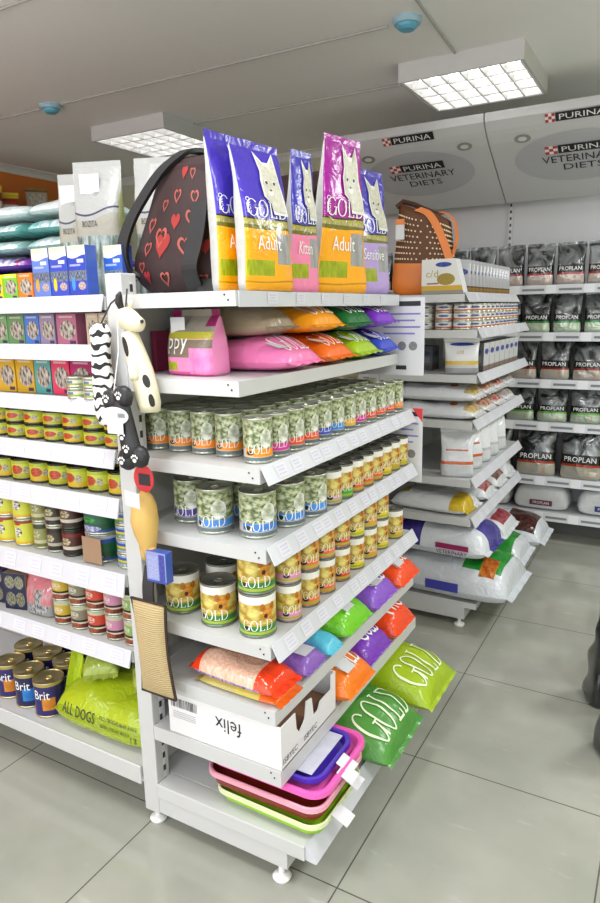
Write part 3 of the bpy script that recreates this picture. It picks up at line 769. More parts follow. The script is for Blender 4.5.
# orange handbag carrier on the second gondola
OR = mat('orange_leatherette', (.72, .19, .02), .45, vary=.1); BRN = mat('brown_fabric', (.11, .035, .008), .6)
ob = empty('pet_carrier', 'brown polka dot pet carrier bag with orange base and straps', 'pet carrier', (-1.085, 3.12, 1.5575), .25)
def obp(u, v, off=0):
    th = 2*PI*u; W = .155-.035*v; D = .10-.045*v
    c, s_ = math.cos(th), math.sin(th)
    bul = 1 if v > .12 else .82+.18*math.sqrt(v/.12)
    return Vector(((W+off)*bul*sgnpow(c, .62)-.0*v, (D+off)*bul*sgnpow(s_, .62), v*.375+(.05*c*-1)*v*v))
b = MB(); b.grid(lambda u, v: obp(u, v*.38), 32, 8, cu=True); b.face(list(range(32))[::-1]); b.obj('base', OR, ob, smooth=True)
b = MB(); b.grid(lambda u, v: obp(u, .36+v*.64, -.0012), 32, 10, cu=True); i = len(b.v); b.face(list(range(i-32, i))); b.obj('upper', BRN, ob, smooth=True)
DOT = mat('cream_dot', (.8, .66, .42), .6)
for r_ in range(8):
    v = .43+r_*.065; q = MB()
    for k in range(26):
        u = .51+(k+.5*(r_ % 2))/26*.49; c = obp(u, v, .0012); a = (obp(u+.004, v, .0012)-c).normalized(); nn = Vector((0, 0, 1))
        i = len(q.v); q.v += [tuple(c+a*math.cos(t)*.0042+nn*math.sin(t)*.0042) for t in [2*PI*j/8 for j in range(8)]]; q.face(range(i, i+8))
    q.obj('dot_row', DOT, ob)
def ribbon(parent, pts, wd, m, nm, side, th=.006):
    q = MB(); pts = smooth_pts(pts); k = len(pts); side = Vector(side).normalized()
    for i_, p in enumerate(pts):
        t_ = (pts[min(k-1, i_+1)]-pts[max(0, i_-1)]).normalized(); nn = t_.cross(side).normalized()
        q.v += [tuple(p-side*wd/2), tuple(p+side*wd/2), tuple(p+side*wd/2+nn*th), tuple(p-side*wd/2+nn*th)]
        if i_:
            a = (i_-1)*4
            for j in range(4): q.face([a+j, a+(j+1) % 4, a+4+(j+1) % 4, a+4+j])
    q.face([0, 1, 2, 3]); q.face([4*k-1, 4*k-2, 4*k-3, 4*k-4])
    return q.obj(nm, m, parent)
ribbon(ob, [(.13, -.105, .12), (.10, -.092, .21), (.06, -.08, .30), (.02, -.07, .36), (-.03, -.065, .385)], .034, OR, 'strap', (1, 0, .4))
ribbon(ob, [(.13, -.04, .16), (.15, -.03, .25), (.135, -.02, .33), (.09, -.01, .37), (.05, -.0, .36), (.04, .0, .33)], .04, OR, 'strap', (.2, 1, 0))
MB().tube([(-.13, -.03, .40), (-.10, -.03, .425), (-.05, -.03, .41), (0, -.03, .385), (.06, -.03, .36)], .012, 8).obj('top_binding', mat('dark_brown', (.05, .015, .005), .5), ob)
MB().box(-.125, -.085, -.098, -.096, .25, .34).obj('hang_tag', PAPER, ob); MB().box(-.125, -.085, -.0985, -.0982, .315, .34).obj('hang_tag_header', OR, ob)
for c in kids(ob): c.matrix_parent_inverse = Matrix.Identity(4)
# leaflets beneath the handbag
for k, lb in enumerate(('white leaflet stack edge under the polka dot carrier, upper one', 'white leaflet under the polka dot carrier, lower one')):
    tag(place(MB().box(-.12, .12, -.09, .09, 0, .004).obj('leaflet', PAPER), -1.10, 2.62+.02*k, 1.548+.0045*k if False else SH1, 0), lb, 'leaflet') if False else None

# ================================================================== SHELF 2
pm = print_mat('puppy_print', [(0, '#e0559b'), (.07, '#ef8fbf'), (.62, '#b5b03a'), (.74, '#8a8378')], [('rect', .5, .46, .5, .15, '#7a6a5c', '#8f8272', 40), ('rect', .18, .16, .17, .07, '#aab02a', '#98a020', 12), ('rect', .86, .25, .25, .22, '#ee8cbf', '#e876b3', 6), ('rect', .08, .93, .12, .1, '#8c1d56', '#7b194c', 10), ('rect', .92, .93, .1, .1, '#8c1d56', '#7b194c', 10)], rough=.25, wr=.4)
o, F = stand_bag(.17, .10, .148, pm, mat('pink_film', (.72, .22, .45), .25), 'pink puppy food pouch standing at the near end of the second shelf', 'dog food bag', None, -1.09, 1.385, SH2, -.12, wr=.006, seed=11, belly=.45,
    texts=[('ppy', -.28, .50, .42, .26, LETW)], tagat=(-.42, .83, .052))
place(carton('poster_card', -1.262, -1.245, 1.40, 1.55, SH2, SH2+.11, mat('maroon_print', (.2, .02, .06), .5), mat('maroon_print', (.2, .02, .06), .5), 'dark red card standing behind the pink puppy pouch', 'card'), -1.2535, 1.475, SH2)
def gold_pillow(colr, dark, x, y, z, L, W, T, label, seed, word=True, group='coloured food bags on the second shelf', tagu=.62, sag=.0, rz=0, wh=.07, ww=None, tagv=-.72, ry=0, film=None):
    m = print_mat('foil_print', [(0, dark), (.18, dark), (.2, colr)], [('rect', .2, .5, .16, .5, film or dark, colr, 9)], rough=.25, axis=0, wr=.35)
    tx = []
    if word: tx = [('GOLDSERIF', .70, .05, ww or W*.74, .075, PI/2, LETW)]
    return pillow('pet_food_bag', L, W, T, m, label, 'pet food bag', group, (x, y, z), (0, ry, rz), wr=.007, seed=seed, pu=3, texts=tx, tagat=(tagu, tagv, .05) if tagu else None, sag=sag)
# lower row then upper row
cols2 = [('#f080b8', '#b5b3b2', 'pink', 1.565, .20), ('#f0701a', '#e8923a', 'orange red', 1.785, .19), ('#a8c81e', '#8fae20', 'lime green', 1.985, .19), ('#3c50c8', '#4a58c0', 'royal blue', 2.17, .165)]
for i, (c_, d_, nm, y_, w_) in enumerate(cols2):
    gold_pillow(c_, d_, -1.04, y_, SH2, .33, w_, .088, '%s food bag lying in the lower row of the second shelf' % nm, 20+i, sag=.0)
cols2b = [('#9c8c74', '#6e6656', 'brown photo', 1.545, .17, -1.09), ('#f5a01a', '#e89a20', 'yellow orange', 1.74, .21, -1.05), ('#1e6e34', '#2a6a3a', 'dark green', 1.955, .20, -1.045), ('#8038c8', '#7a3cc0', 'purple', 2.155, .18, -1.04)]
for i, (c_, d_, nm, y_, w_, x_) in enumerate(cols2b):
    gold_pillow(c_, d_, x_, y_, SH2+.0925, .32, w_, .086, '%s food bag lying in the upper row of the second shelf' % nm, 30+i, word=i > 0, tagu=None if i == 0 else .6)

# ================================================================== SHELF 3: small cans
def gcan_mat(band, name, photo=('#4c5c2e', '#c2c8a4'), topc='#8f9a68', rimc='#b9b491'):
    return print_mat(name, [(0, '#5f6f78'), (.09, '#c8b98a'), (.13, band), (.3, topc)],
        [('rect', .5, .64, .5, .34, photo[0], photo[1], 9), ('ell', .83, .55, .07, .24, '#e4e4e0', '#98a184', 7), ('rect', .80, .2, .12, .09, band, band, 3), ('ell', .64, .20, .045, .055, '#1c1c10', '#1c1c10', 3), ('rect', .54, .21, .04, .09, '#c8c0c0', '#a89c98', 60)], rough=.3, wr=.0)
bands = {'orange': '#f08a1c', 'magenta': '#d0309a', 'red': '#e0502c', 'scarlet': '#e2542c', 'blue': '#3a50c0', 'light blue': '#3a86d8', 'yellow': '#e8b01e'}
# lathe UV: u=.75 is -Y
GS = ledge_small = (.062, .024, .036, LETW)
order = ['orange', 'magenta', 'red', 'scarlet', 'blue', 'light blue', 'yellow', 'magenta', 'red', 'scarlet', 'red', 'orange']
where = ['nearest', 'second', 'third', 'fourth', 'fifth', 'sixth', 'seventh', 'eighth', 'ninth', 'tenth', 'eleventh', 'farthest']
where2 = ['first', 'second', 'third', 'fourth', 'fifth', 'sixth', 'seventh', 'eighth', 'ninth', 'tenth', 'eleventh', 'twelfth', 'thirteenth']
R1, H1 = .0375, .112
colx = [-.892, -1.002, -1.081, -1.160, -1.2385]
for k in range(12):
    for c_, x_ in enumerate(colx):
        y_ = 1.354+.0815*k if c_ == 0 else 1.387+.0815*k*(.985)
        if c_ == 4 and k > 10: continue
        bd = order[k] if c_ == 0 else ('orange' if k == 0 or (k+c_) % 2 else 'yellow')
        if c_ == 0: lb = 'small can with %s band, %s in the aisle row of the third shelf' % (bd, where[k]); gr = 'small cans of the aisle row on the third shelf'
        elif k == 0: lb = 'small can at the near end of the third shelf, %s from the aisle' % ['', 'second', 'third', 'fourth', 'fifth'][c_]; gr = 'small cans at the near end of the third shelf'
        else: lb = 'can lid on the third shelf, %s column from the aisle, %s from the near end' % (where2[c_], where2[k]); gr = 'small cans behind the front rows of the third shelf'
        ang = {0: .75, 1: .55, 2: .35, 3: .62, 4: .3}[c_]+random.uniform(-.08, .08) if k == 0 else .85+random.uniform(-.15, .15)
        can('food_can', R1, H1, 'g'+bd, gcan_mat(bands[bd], 'can_print_'+bd), TIN, x_, y_, SH3, ang, lb, 'can', gr, 'GOLDSERIF', GS, simple=(c_ > 0 and k > 0))
# ================================================================== SHELF 4
R2, H2 = .0495, .119
BL = (.085, .03, .034, LETW)
for i, (x_, y_, bc, rz, lb) in enumerate([(-1.150, 1.400, '#4a3a96', .2, 'large can with violet band at the near end of the fourth shelf'),
        (-1.034, 1.353, '#4a86d0', .35, 'large blue banded can in the middle of the near end of the fourth shelf'),
        (-.912, 1.373, '#3f7fd0', .7, 'large blue banded can nearest the corner of the fourth shelf'),
        (-.890, 1.484, '#3f86d8', .85, 'large blue banded can second in the aisle row of the fourth shelf'),
        (-.878, 1.590, '#3f8ee0', .95, 'large blue banded can third in the aisle row, beside the small pink one'),
        (-1.02, 1.475, '#4a86d0', .3, 'large blue banded can half hidden behind the near ones on the fourth shelf'),
        (-1.13, 1.52, '#4a86d0', .3, 'large can in shade behind the violet banded can')]):
    can('food_can', R2, H2, 'b'+bc, gcan_mat(bc, 'large_can_print'+bc), TIN, x_, y_, SH4, rz, lb, 'can', 'large vegetable picture cans on the fourth shelf', 'GOLDSERIF', BL)
def ycan_mat(band, nm, dog=True):
    return print_mat(nm, [(0, band), (.03, '#9fae38'), (.10, band), (.24, '#b09628'), (.80, '#e6e4de')],
        [('rect', .5, .55, .5, .25, '#a88420', '#ddce78', 6), ('ell', .84, .56, .05, .2, '#b86a18', '#d89a3a', 14), ('ell', .79, .72, .025, .1, '#a05a12', '#b8701c', 14), ('ell', .89, .72, .025, .1, '#a05a12', '#b8701c', 14), ('ell', .82, .5, .018, .06, '#3c1c08', '#5a2c0c', 10), ('ell', .65, .18, .04, .06, '#1c1c10', '#2c2c14', 3), ('rect', .8, .18, .1, .07, band, band, 3)], rough=.3, wr=0)
ybands = ['#c8a0a8', '#3aa040', '#e06030', '#e06030', '#e06030', '#e8c020', '#c8a020', '#d8b428']
LIDD = mat('dark_lid', (.20, .20, .17), .25, .4, vary=.1)
ynm = ['dusty pink', 'green', 'red', 'red', 'red', 'yellow', 'tan', 'tan']
for k in range(8):
    for c_, x_ in enumerate((-.873, -.956, -1.04)):
        bd = ybands[k]; 
        lb = ('small gold can with %s band, %s in the aisle row of the fourth shelf' % (ynm[k], ['first', 'second', 'third', 'fourth', 'fifth', 'sixth', 'seventh', 'last'][k])) if c_ == 0 else 'gold can on the fourth shelf, %s column from the aisle, %s of its column' % (where2[c_], where2[k])
        can('food_can', R1, .106, 'y%d' % k, ycan_mat(bd, 'gold_label_print%d' % (k,)), LIDD, x_, 1.702+.079*k, SH4, 1.05+random.uniform(-.1, .1), lb, 'can', 'small gold cans of the aisle row on the fourth shelf' if c_ == 0 else 'small gold cans behind the aisle row on the fourth shelf', 'GOLDSERIF', GS, simple=c_ > 0)
# ================================================================== SHELF 5
gm = ycan_mat('#2c7a3a', 'green_large_print'); 
for x_, y_, z_, rz, lb in ((-1.164, 1.358, 0, .45, 'large green banded can beside the jute dummy on the fifth shelf'),
        (-1.027, 1.341, 0, .3, 'large green banded can with dog face, middle of the fifth shelf end'),
        (-.900, 1.338, 0, .6, 'large green banded can at the corner of the fifth shelf, lower of two'),
        (-.900, 1.338, 1, .55, 'large green banded can at the corner of the fifth shelf, upper of two'),
        (-1.10, 1.462, 0, .5, 'large white rimmed can half hidden behind the fifth shelf near end cans')):
    can('food_can', R2, .1175, 'gl', gm, LIDD, x_, y_, SH5+z_*.118, rz, lb, 'can', 'large green banded cans on the fifth shelf', 'GOLDSERIF', BL)
b5 = [('pink', '#d888b0', 1.440), ('orange red', '#e07040', 1.545), ('coral', '#e06a48', 1.645), ('red', '#d04828', 1.748), ('yellow', '#e0c828', 1.855), ('orange', '#e09030', 1.958), ('gold', '#e0c030', 2.06)]
for k, (nm, bc, y_) in enumerate(b5):
    mt = ycan_mat(bc, 'fifth_shelf_print_'+nm)
    for lv in (0, 1):
        can('food_can', R1, .108, 's'+nm, mt, LIDD, -.868, y_, SH5+lv*.1085, 1.0+random.uniform(-.1, .1), 'small gold can with %s band on the fifth shelf, %s of its pair' % (nm, 'lower' if lv == 0 else 'upper'), 'can', 'small stacked cans on the fifth shelf', 'GOLDSERIF', GS)
    can('food_can', R1, .108, 's'+nm, mt, LIDD, -.95, y_+.02, SH5, 1.0, 'small gold can standing behind the %s banded pair on the fifth shelf' % nm, 'can', 'small cans behind the pairs on the fifth shelf', 'GOLDSERIF', GS, simple=True)
can('food_can', R1, .108, 'slast', ycan_mat('#d8a428', 'last_can_print'), LIDD, -.862, 2.185, SH5, 1.0, 'single gold can alone at the far end of the fifth shelf', 'can', None, 'GOLDSERIF', GS)
# ================================================================== SHELF 6 and 7
bis = print_mat('biscuit_pack', [(0, '#e03a18'), (.12, '#d9a890'), (.80, '#e8401c')], [('rect', .46, .62, .33, .26, '#c98c70', '#e6bfa8', 26), ('rect', .46, .95, .4, .06, '#8060a8', '#c8b0d0', 12), ('rect', .46, .2, .34, .2, '#e6c0ac', '#dca88c', 20)], rough=.15, axis=0, wr=.5)
pillow('treat_pack', .27, .13, .058, bis, 'clear pack of pink biscuits with red ends on the sixth shelf', 'treat pack', None, (-.955, 1.34, SH6+.026), (0, 0, -.06), wr=.008, seed=41, tagat=None)
yb = print_mat('yellow_pack', [(0, '#c0b060'), (.5, '#c8b84a'), (.8, '#e86a20')], rough=.2, axis=0)
pillow('treat_pack', .25, .12, .026, yb, 'flat pale yellow pack beneath the pink biscuit pack', 'treat pack', None, (-.945, 1.345, SH6), (0, 0, -.02), wr=.002, seed=42)
def foil(x, y, z, L, W, T, c, d, lb, seed, sag=.02, ry=0, rz=0, word=None, grp='foil bags on the lower shelves', tg=.6):
    m = print_mat('foil_print', [(0, d), (.3, c)], [('rect', .25, .5, .16, .4, d, c, 9)], rough=.22, axis=0, wr=.4)
    return pillow('pet_food_bag', L, W, T, m, lb, 'pet food bag', grp, (x-.02, y, z), (0, ry, rz), wr=.009, seed=seed, sag=sag, fin=.010, pu=3.5, texts=[(word, .66, .05, W*.62, .055, PI/2, LETW)] if word else (), tagat=(tg, -.3, .055) if tg else None)
foil(-.93, 1.485, SH6+.001, .28, .13, .07, '#8a60b8', '#9a78c4', 'violet treat bag on the sixth shelf right of the pink biscuits', 50, sag=0)
foil(-.92, 1.60, SH6+.001, .27, .09, .06, '#60c4e0', '#68b8d8', 'sky blue treat bag on the sixth shelf', 51, sag=0, tg=None)
foil(-.935, 1.755, SH6+.001, .31, .20, .105, '#76c828', '#5fae28', 'bright green food bag on the sixth shelf', 52, sag=0)
foil(-.93, 1.965, SH6+.001, .31, .20, .105, '#8a58c8', '#5a3a80', 'purple food bag on the sixth shelf left of the orange one', 53, sag=0, word='GOLD')
foil(-.93, 2.165, SH6+.001, .33, .19, .11, '#ee4e1c', '#c83a18', 'orange red food bag at the far end of the sixth shelf', 54, sag=0, word='ADULT')
foil(-.91, 1.695, SH7+.001, .33, .20, .11, '#f07a1c', '#d86a18', 'orange food bag leaning out of the seventh shelf', 55, sag=0, word='GOLD')
foil(-.925, 1.90, SH7+.001, .31, .20, .115, '#7a3cb8', '#6a3a9a', 'purple food bag on the seventh shelf', 56, sag=0, word='GOLD', tg=None)
foil(-.925, 2.12, SH7+.001, .32, .20, .115, '#ee4a1c', '#a83018', 'orange red food bag at the far end of the seventh shelf', 57, sag=0, word='PRO', tg=None)
# open white carton
CARD = mat('white_card', (.72, .72, .73), .6, vary=.03); CIN = mat('card_inside', (.26, .13, .07), .7)
fx = empty('open_carton', 'white open carton lying on the seventh shelf at the near end', 'box', (-.985, 1.43, SH7+.001))
X0, X1, Y0, Y1, HH = -.185, .185, -.155, .155, .124
b = MB(); b.box(X0, X1, Y0, Y0+.003, 0, HH); b.box(X0, X1, Y1-.003, Y1, 0, HH); b.box(X0, X0+.003, Y0+.003, Y1-.003, 0, HH); b.box(X0+.003, X1, Y0+.003, Y1-.003, 0, .003)
b.obj('carton_body', CARD, fx)
fr = [(Y0+.003, 0), (Y1-.003, 0), (Y1-.003, HH), (Y1-.03, HH), (Y1-.03, .08), (.06, .08), (.045, .06), (.02, .06), (.01, HH*.95), (-.02, HH), (-.03, .075), (-.06, .055), (-.075, .075), (-.08, HH), (Y0+.003, HH)]
MB().prism(fr, 0, X1-.003, X1).obj('front_flap', CARD, fx)
MB().box(X0+.01, X1-.01, Y0+.01, Y1-.01, .0035, .045).obj('inner_tray', CIN, fx)
f_ = planar((.02, Y0-.0008, .075), (-1, 0, 0), (0, 0, -1), 1, 1)
lettering('felix', lambda x, y: f_(x*.085, y*.042), INK, fx)
lettering('ISBYEC', lambda x, y: Vector((X1+.0008, -.11+x*.075, .022+y*.016)), INK, fx)
lettering('ISBYEC', lambda x, y: Vector((X1+.0008, .0+x*.075, .022+y*.016)), INK, fx)
q = MB()
x = -.175
while x < -.085:
    wq = random.choice((.0012, .002, .003)); i = len(q.v); q.v += [(x, Y0-.0008, .082), (x+wq, Y0-.0008, .082), (x+wq, Y0-.0008, .11), (x, Y0-.0008, .11)]; q.face([i, i+1, i+2, i+3]); x += wq+random.choice((.0015, .002, .003))
q.obj('barcode', INK, fx)
q = MB()
for k in range(4): i = len(q.v); z_ = .068-k*.006; q.v += [(-.17, Y0-.0008, z_), (-.09, Y0-.0008, z_), (-.09, Y0-.0008, z_+.0015), (-.17, Y0-.0008, z_+.0015)]; q.face([i, i+1, i+2, i+3])
q.obj('fine_print', mat('grey_ink', (.25, .25, .27), .6), fx)
# trays
def tray(L, W, h, m, rimm, x, y, z, rz, label, tagit=None, rimw=.014, grp='stacked plastic trays'):
    t = empty('plastic_tray', label, 'tray', (x, y, z), rz, grp)
    def rr(Lx, Wy, r, n=6):
        P = []
        for cx_, cy_, a0 in ((Lx/2-r, Wy/2-r, 0), (-Lx/2+r, Wy/2-r, PI/2), (-Lx/2+r, -Wy/2+r, PI), (Lx/2-r, -Wy/2+r, 1.5*PI)):
            for k in range(n+1): a = a0+PI/2*k/n; P.append((cx_+r*math.cos(a), cy_+r*math.sin(a)))
        return P
    levels = [(.0, -.014, .02), (.004, -.007, .025), (h, 0, .05), (h, -.003, .05), (.007, -.010, .025), (.005, -.016, .02)]
    b = MB(); n = None
    for z_, ins, r_ in levels:
        P = rr(L+2*ins-.0, W+2*ins, .045+ins*.4); n = len(P); b.v += [(p[0], p[1], z_) for p in P]
    for k in range(len(levels)-1):
        for j in range(n): b.face([k*n+j, k*n+(j+1) % n, (k+1)*n+(j+1) % n, (k+1)*n+j])
    b.face(list(range(n))[::-1]); b.face([(len(levels)-1)*n+j for j in range(n)])
    b.obj('basin', m, t, smooth=False, bevel=.0)
    r = MB(); lv = [(h-.012, rimw*.6), (h-.011, rimw), (h+.002, rimw*.9), (h+.004, rimw*.4), (h+.001, -.002), (h-.002, -.002)]
    for z_, ins in lv:
        P = rr(L+2*ins, W+2*ins, .045+ins*.6); r.v += [(p[0], p[1], z_) for p in P]
    for k in range(len(lv)):
        k2 = (k+1) % len(lv)
        for j in range(n): r.face([k*n+j, k*n+(j+1) % n, k2*n+(j+1) % n, k2*n+j])
    r.obj('rim', rimm, t, smooth=False)
    if tagit:
        q = MB(); px, py = tagit
        q.grid(lambda u, v: (px+.012+.045*v, py+(u-.5)*.05, h+.005-.02*v), 2, 2); q.obj('price_tag', PAPER, t)
    return t
def pl(n, c): return mat(n, C4(c)[:3], .3, coat=.3)
tray(.34, .27, .036, pl('lime_plastic', '#93c81e'), pl('cream_plastic', '#d8e0b0'), -.872, 1.43, SHB+.0075, -.02, 'lime green plastic tray at the bottom of the tray stack on the base shelf', (.165, -.05), rimw=.005)
tray(.36, .285, .046, pl('dark_red_plastic', '#7c2416'), pl('pale_pink_plastic', '#e8a0b4'), -.885, 1.435, SHB+.0505, 0, 'dark red plastic tray with pale pink rim in the tray stack', (.17, .02), rimw=.008)
tray(.345, .275, .030, pl('pink_plastic', '#e85cb0'), pl('pink_plastic', '#e85cb0'), -.878, 1.445, SHB+.104, 0, 'bright pink plastic tray below the purple one in the tray stack', (.16, -.02))
pt = tray(.245, .22, .028, pl('purple_plastic', '#4a30b0'), pl('purple_plastic', '#4a30b0'), -.857, 1.45, SHB+.1140, 0, 'small purple plastic tray on top of the tray stack', (.125, .0), rimw=.010)
MB().box(-.10, .10, -.095, .095, .028, .032).obj('wrapped_insert', mat('insert_film', (.55, .55, .66), .15, vary=.2, scale=25, bump=.6), pt, bevel=.002)
# two big sacks on the base
def big(c, d, x, y, z, L, W, T, lb, seed, rot, sag):
    m = print_mat('sack_film', [(0, d), (.25, c)], [('rect', .12, .5, .12, .3, '#6a6a20', c, 14)], rough=.3, axis=0, wr=.35)
    o = pillow('pet_food_bag', L, W, T, m, lb, 'pet food bag', 'large green sacks on the base shelf', (x, y, z), rot, wr=.013, seed=seed, sag=sag, fin=.014,
        pu=4, texts=[('GOLDSERIF', .66, .0, W*.80, .125, PI/2, mat('pale_green_print', (.75, .85, .6), .5)), ('12kg', .22, -.35, .06, .03, PI/2, LETW)])
    return o
big('#4c8c3a', '#8a9a24', -.888, 1.765, SHB+.018, .48, .31, .118, 'dark green sack hanging over the base shelf edge beside the trays', 61, (0, .045, 0), .012)
big('#9ab41c', '#7c8a20', -.90, 2.095, SHB+.018, .53, .31, .12, 'olive green sack on the base shelf beyond the dark green one', 62, (0, .045, 0), .012)
# ================================================================== REAR WALL BAGS
def foilbag_mat(stripe, low):
    key = ('foilbag', stripe, low)
    if key in _mc: return _mc[key]
    m, N, L, b = new_mat('silver_black_print')
    tc = N.new('ShaderNodeTexCoord'); sp = N.new('ShaderNodeSeparateXYZ'); L.new(tc.outputs['UV'], sp.inputs[0])
    nz = N.new('ShaderNodeTexNoise'); nz.inputs['Scale'].default_value = 9; nz.inputs['Detail'].default_value = 3; nz.inputs['Distortion'].default_value = 1.5
    oi = N.new('ShaderNodeObjectInfo'); ad = N.new('ShaderNodeVectorMath'); ad.operation = 'ADD'
    L.new(tc.outputs['Object'], ad.inputs[0]); L.new(oi.outputs['Location'], ad.inputs[1]); L.new(ad.outputs[0], nz.inputs['Vector'])
    r = N.new('ShaderNodeValToRGB'); r.color_ramp.elements[0].position = .38; r.color_ramp.elements[0].color = (.012, .013, .015, 1)
    r.color_ramp.elements[1].position = .66; r.color_ramp.elements[1].color = (.30, .32, .33, 1); L.new(nz.outputs['Fac'], r.inputs[0])
    cr = N.new('ShaderNodeValToRGB'); cr.color_ramp.interpolation = 'CONSTANT'; e = cr.color_ramp.elements
    e[0].position = 0; e[0].color = C4(low); e[1].position = .26; e[1].color = C4(stripe); k = e.new(.31); k.color = (.012, .012, .014, 1)
    L.new(sp.outputs[1], cr.inputs[0])
    gt = N.new('ShaderNodeMath'); gt.operation = 'GREATER_THAN'; L.new(sp.outputs[1], gt.inputs[0]); gt.inputs[1].default_value = .5
    mx = N.new('ShaderNodeMix'); mx.data_type = 'RGBA'; L.new(gt.outputs[0], mx.inputs[0]); L.new(cr.outputs[0], mx.inputs[6]); L.new(r.outputs[0], mx.inputs[7])
    L.new(mx.outputs[2], b.inputs['Base Color']); b.inputs['Roughness'].default_value = .2; b.inputs['Coat Weight'].default_value = .5
    b.inputs['Metallic'].default_value = .25
    bp = N.new('ShaderNodeBump'); bp.inputs['Strength'].default_value = .7; bp.inputs['Distance'].default_value = .02
    L.new(nz.outputs['Fac'], bp.inputs['Height']); L.new(bp.outputs[0], b.inputs['Normal'])
    _mc[key] = m; return m
DKF = mat('black_foil', (.03, .03, .034), .25, .2)
rows = [('top', 0, '#8c2a30', '#b8aca4', .165, .235), ('second', 1, '#2c7a3c', '#b0c0a8', .165, .225), ('third', 2, '#8c2a24', '#b4aca0', .185, .235), ('fourth', 3, '#58a030', '#a8b4a0', .185, .215), ('fifth', 4, '#a83c1c', '#b0aa9c', .25, .315)]
for nm, ri, st, lw, W_, H_ in rows:
    fm = foilbag_mat(st, lw); first = None; x = -1.86 if ri < 4 else -1.72; k = 0
    pitch = W_+.012 if ri < 4 else .275
    start = -1.86 if ri < 4 else -.76-4*.275
    x = start
    while x < .2:
        sd = 100+ri
        if first is None:
            o, F = stand_bag(W_, .09 if ri < 4 else .12, H_, fm, DKF, 'x', 'pet food bag', None, 0, 0, 0, 0, wr=.008, seed=sd, belly=.4, nv=12,
                texts=[('PROPLAN', 0, .41, .80, .10, LETW)])
            lettering('2', lambda tx, ty: F(.42+tx*.12, .14+ty*.12, .003), mat('orange_print', (.6, .2, .05), .5), o)
            q = MB(); q.grid(lambda a, c: F(-.75+a*.85, .06+c*.012, .003), 3, 1); q.grid(lambda a, c: F(-.75+a*.7, .12+c*.012, .003), 3, 1); q.obj('fine_print', mat('grey_ink', (.25, .25, .27), .6), o)
            first = o; proto_k = kids(o)
        else:
            o = copy_tree(first, proto_k)
        place(o, x, BYF+.075+random.uniform(-.006, .01), BZ[ri], random.uniform(-.07, .07))
        o['label'] = 'silver black food bag on the %s rear wall shelf, %s from the left' % (nm, ['first', 'second', 'third', 'fourth', 'fifth', 'sixth', 'seventh', 'eighth', 'ninth', 'tenth', 'eleventh', 'twelfth'][k])
        o['group'] = 'silver black food bags on the %s rear shelf' % nm
        x += pitch; k += 1
for k, (x, c1, lb) in enumerate([(-1.46, '#6a4a5a', 'white sack leftmost on the bottom rear shelf, mostly hidden'), (-1.09, '#3a3030', 'white sack second from the left on the bottom rear shelf'), (-.715, '#6a2a4a', 'white sack with dark plum plate on the bottom rear shelf'), (-.32, '#2a3a7a', 'white sack with blue stripe at the right edge of the bottom rear shelf')]):
    pm_ = print_mat('white_sack', [(0, '#d4d6d8')], [('rect', .26, .45, .09, .2, '#1c1418', c1, 20), ('rect', .27, .72, .05, .1, '#a898b8', '#b0a0b8', 5)] , rough=.2, wr=.4)
    o = pillow('pet_food_bag', .20, .35, .175, print_mat('white_sack', [(0, '#d4d6d8')], [], rough=.2, wr=.4), lb, 'pet food bag', None, (x, BYF+.135, BZ[5]), (0, 0, -PI/2), wr=.008, seed=120+k, fin=0, pu=5, pv=5)
    lb_ = MB(); lb_.box(-.085, .055, -.0, .0015, .035, .07, 0); q = lb_.obj('label_plate', mat('plate_%d' % k, C4(c1)[:3], .4), None); q.parent = o
    q.matrix_parent_inverse = Matrix.Identity(4); q.rotation_euler = (0, 0, PI/2); q.location = (.1055, .02, 0)
    lettering('PROPLAN', lambda tx, ty: Vector((.1062+.0015, .005+tx*.10, .053+ty*.018)), LETW, o)
# ================================================================== SECOND GONDOLA GOODS
WB = lambda nm, *p: print_mat(nm, [(0, '#c4c5c8')], list(p), rough=.25, wr=.4)
# top: wedge display box then pouches
cd = empty('display_box', 'white display box with kibble picture on top of the rear shelving', 'box', (-.94, 2.985, 1.5585))
CDM = print_mat('kibble_box', [(0, '#8f8b80'), (.10, '#c9a23a'), (.24, '#d8d8d4')], [('ell', .58, .42, .21, .17, '#5a4a18', '#c0a84a', 45), ('ell', .52, .84, .19, .07, '#28388c', '#3a4ca0', 8), ('rect', .27, .30, .14, .02, '#8a3028', '#a04a3c', 30)], rough=.35, wr=0)
b = MB(); P0 = [(-.098, 0), (.095, 0), (.055, .15), (-.098, .15)]
i = 0
for yy in (-.035, .035): b.v += [(px, yy, pz) for px, pz in P0]
b.face([0, 1, 2, 3], 0, [(0, 0), (1, 0), (.8, 1), (0, 1)]); b.face([7, 6, 5, 4], 1)
for k in range(4): b.face([k, 4+k, 4+(k+1) % 4, (k+1) % 4], 1)
b.obj('carton', [CDM, PAPER], cd)
lettering('c/d', lambda x, y: Vector((-.05+x*.055, -.0358, .088+y*.03)), mat('ochre_print', (.45, .30, .06), .5), cd)
POU = print_mat('pouch_front', [(0, '#8a6a30'), (.2, '#5a4436'), (.26, '#a6a6ac')], [('ell', .5, .72, .3, .1, '#35407c', '#4a548c', 8)], rough=.25, wr=.3)
fp = None
for k in range(13):
    if fp is None: fp, _ = stand_bag(.085, .03, .135, POU, POU, 'x', 'pouch', None, wr=.003, seed=130, nv=8); pk = kids(fp); o = fp
    else: o = copy_tree(fp, pk)
    place(o, -.895, 3.09+.066*k, 1.5585, .75)
    o['label'] = 'grey pouch in the row behind the kibble display box, %s from the box' % ['first', 'second', 'third', 'fourth', 'fifth', 'sixth', 'seventh', 'eighth', 'ninth', 'tenth', 'eleventh', 'twelfth', 'thirteenth'][k]; o['group'] = 'grey pouches on top of the rear shelving'
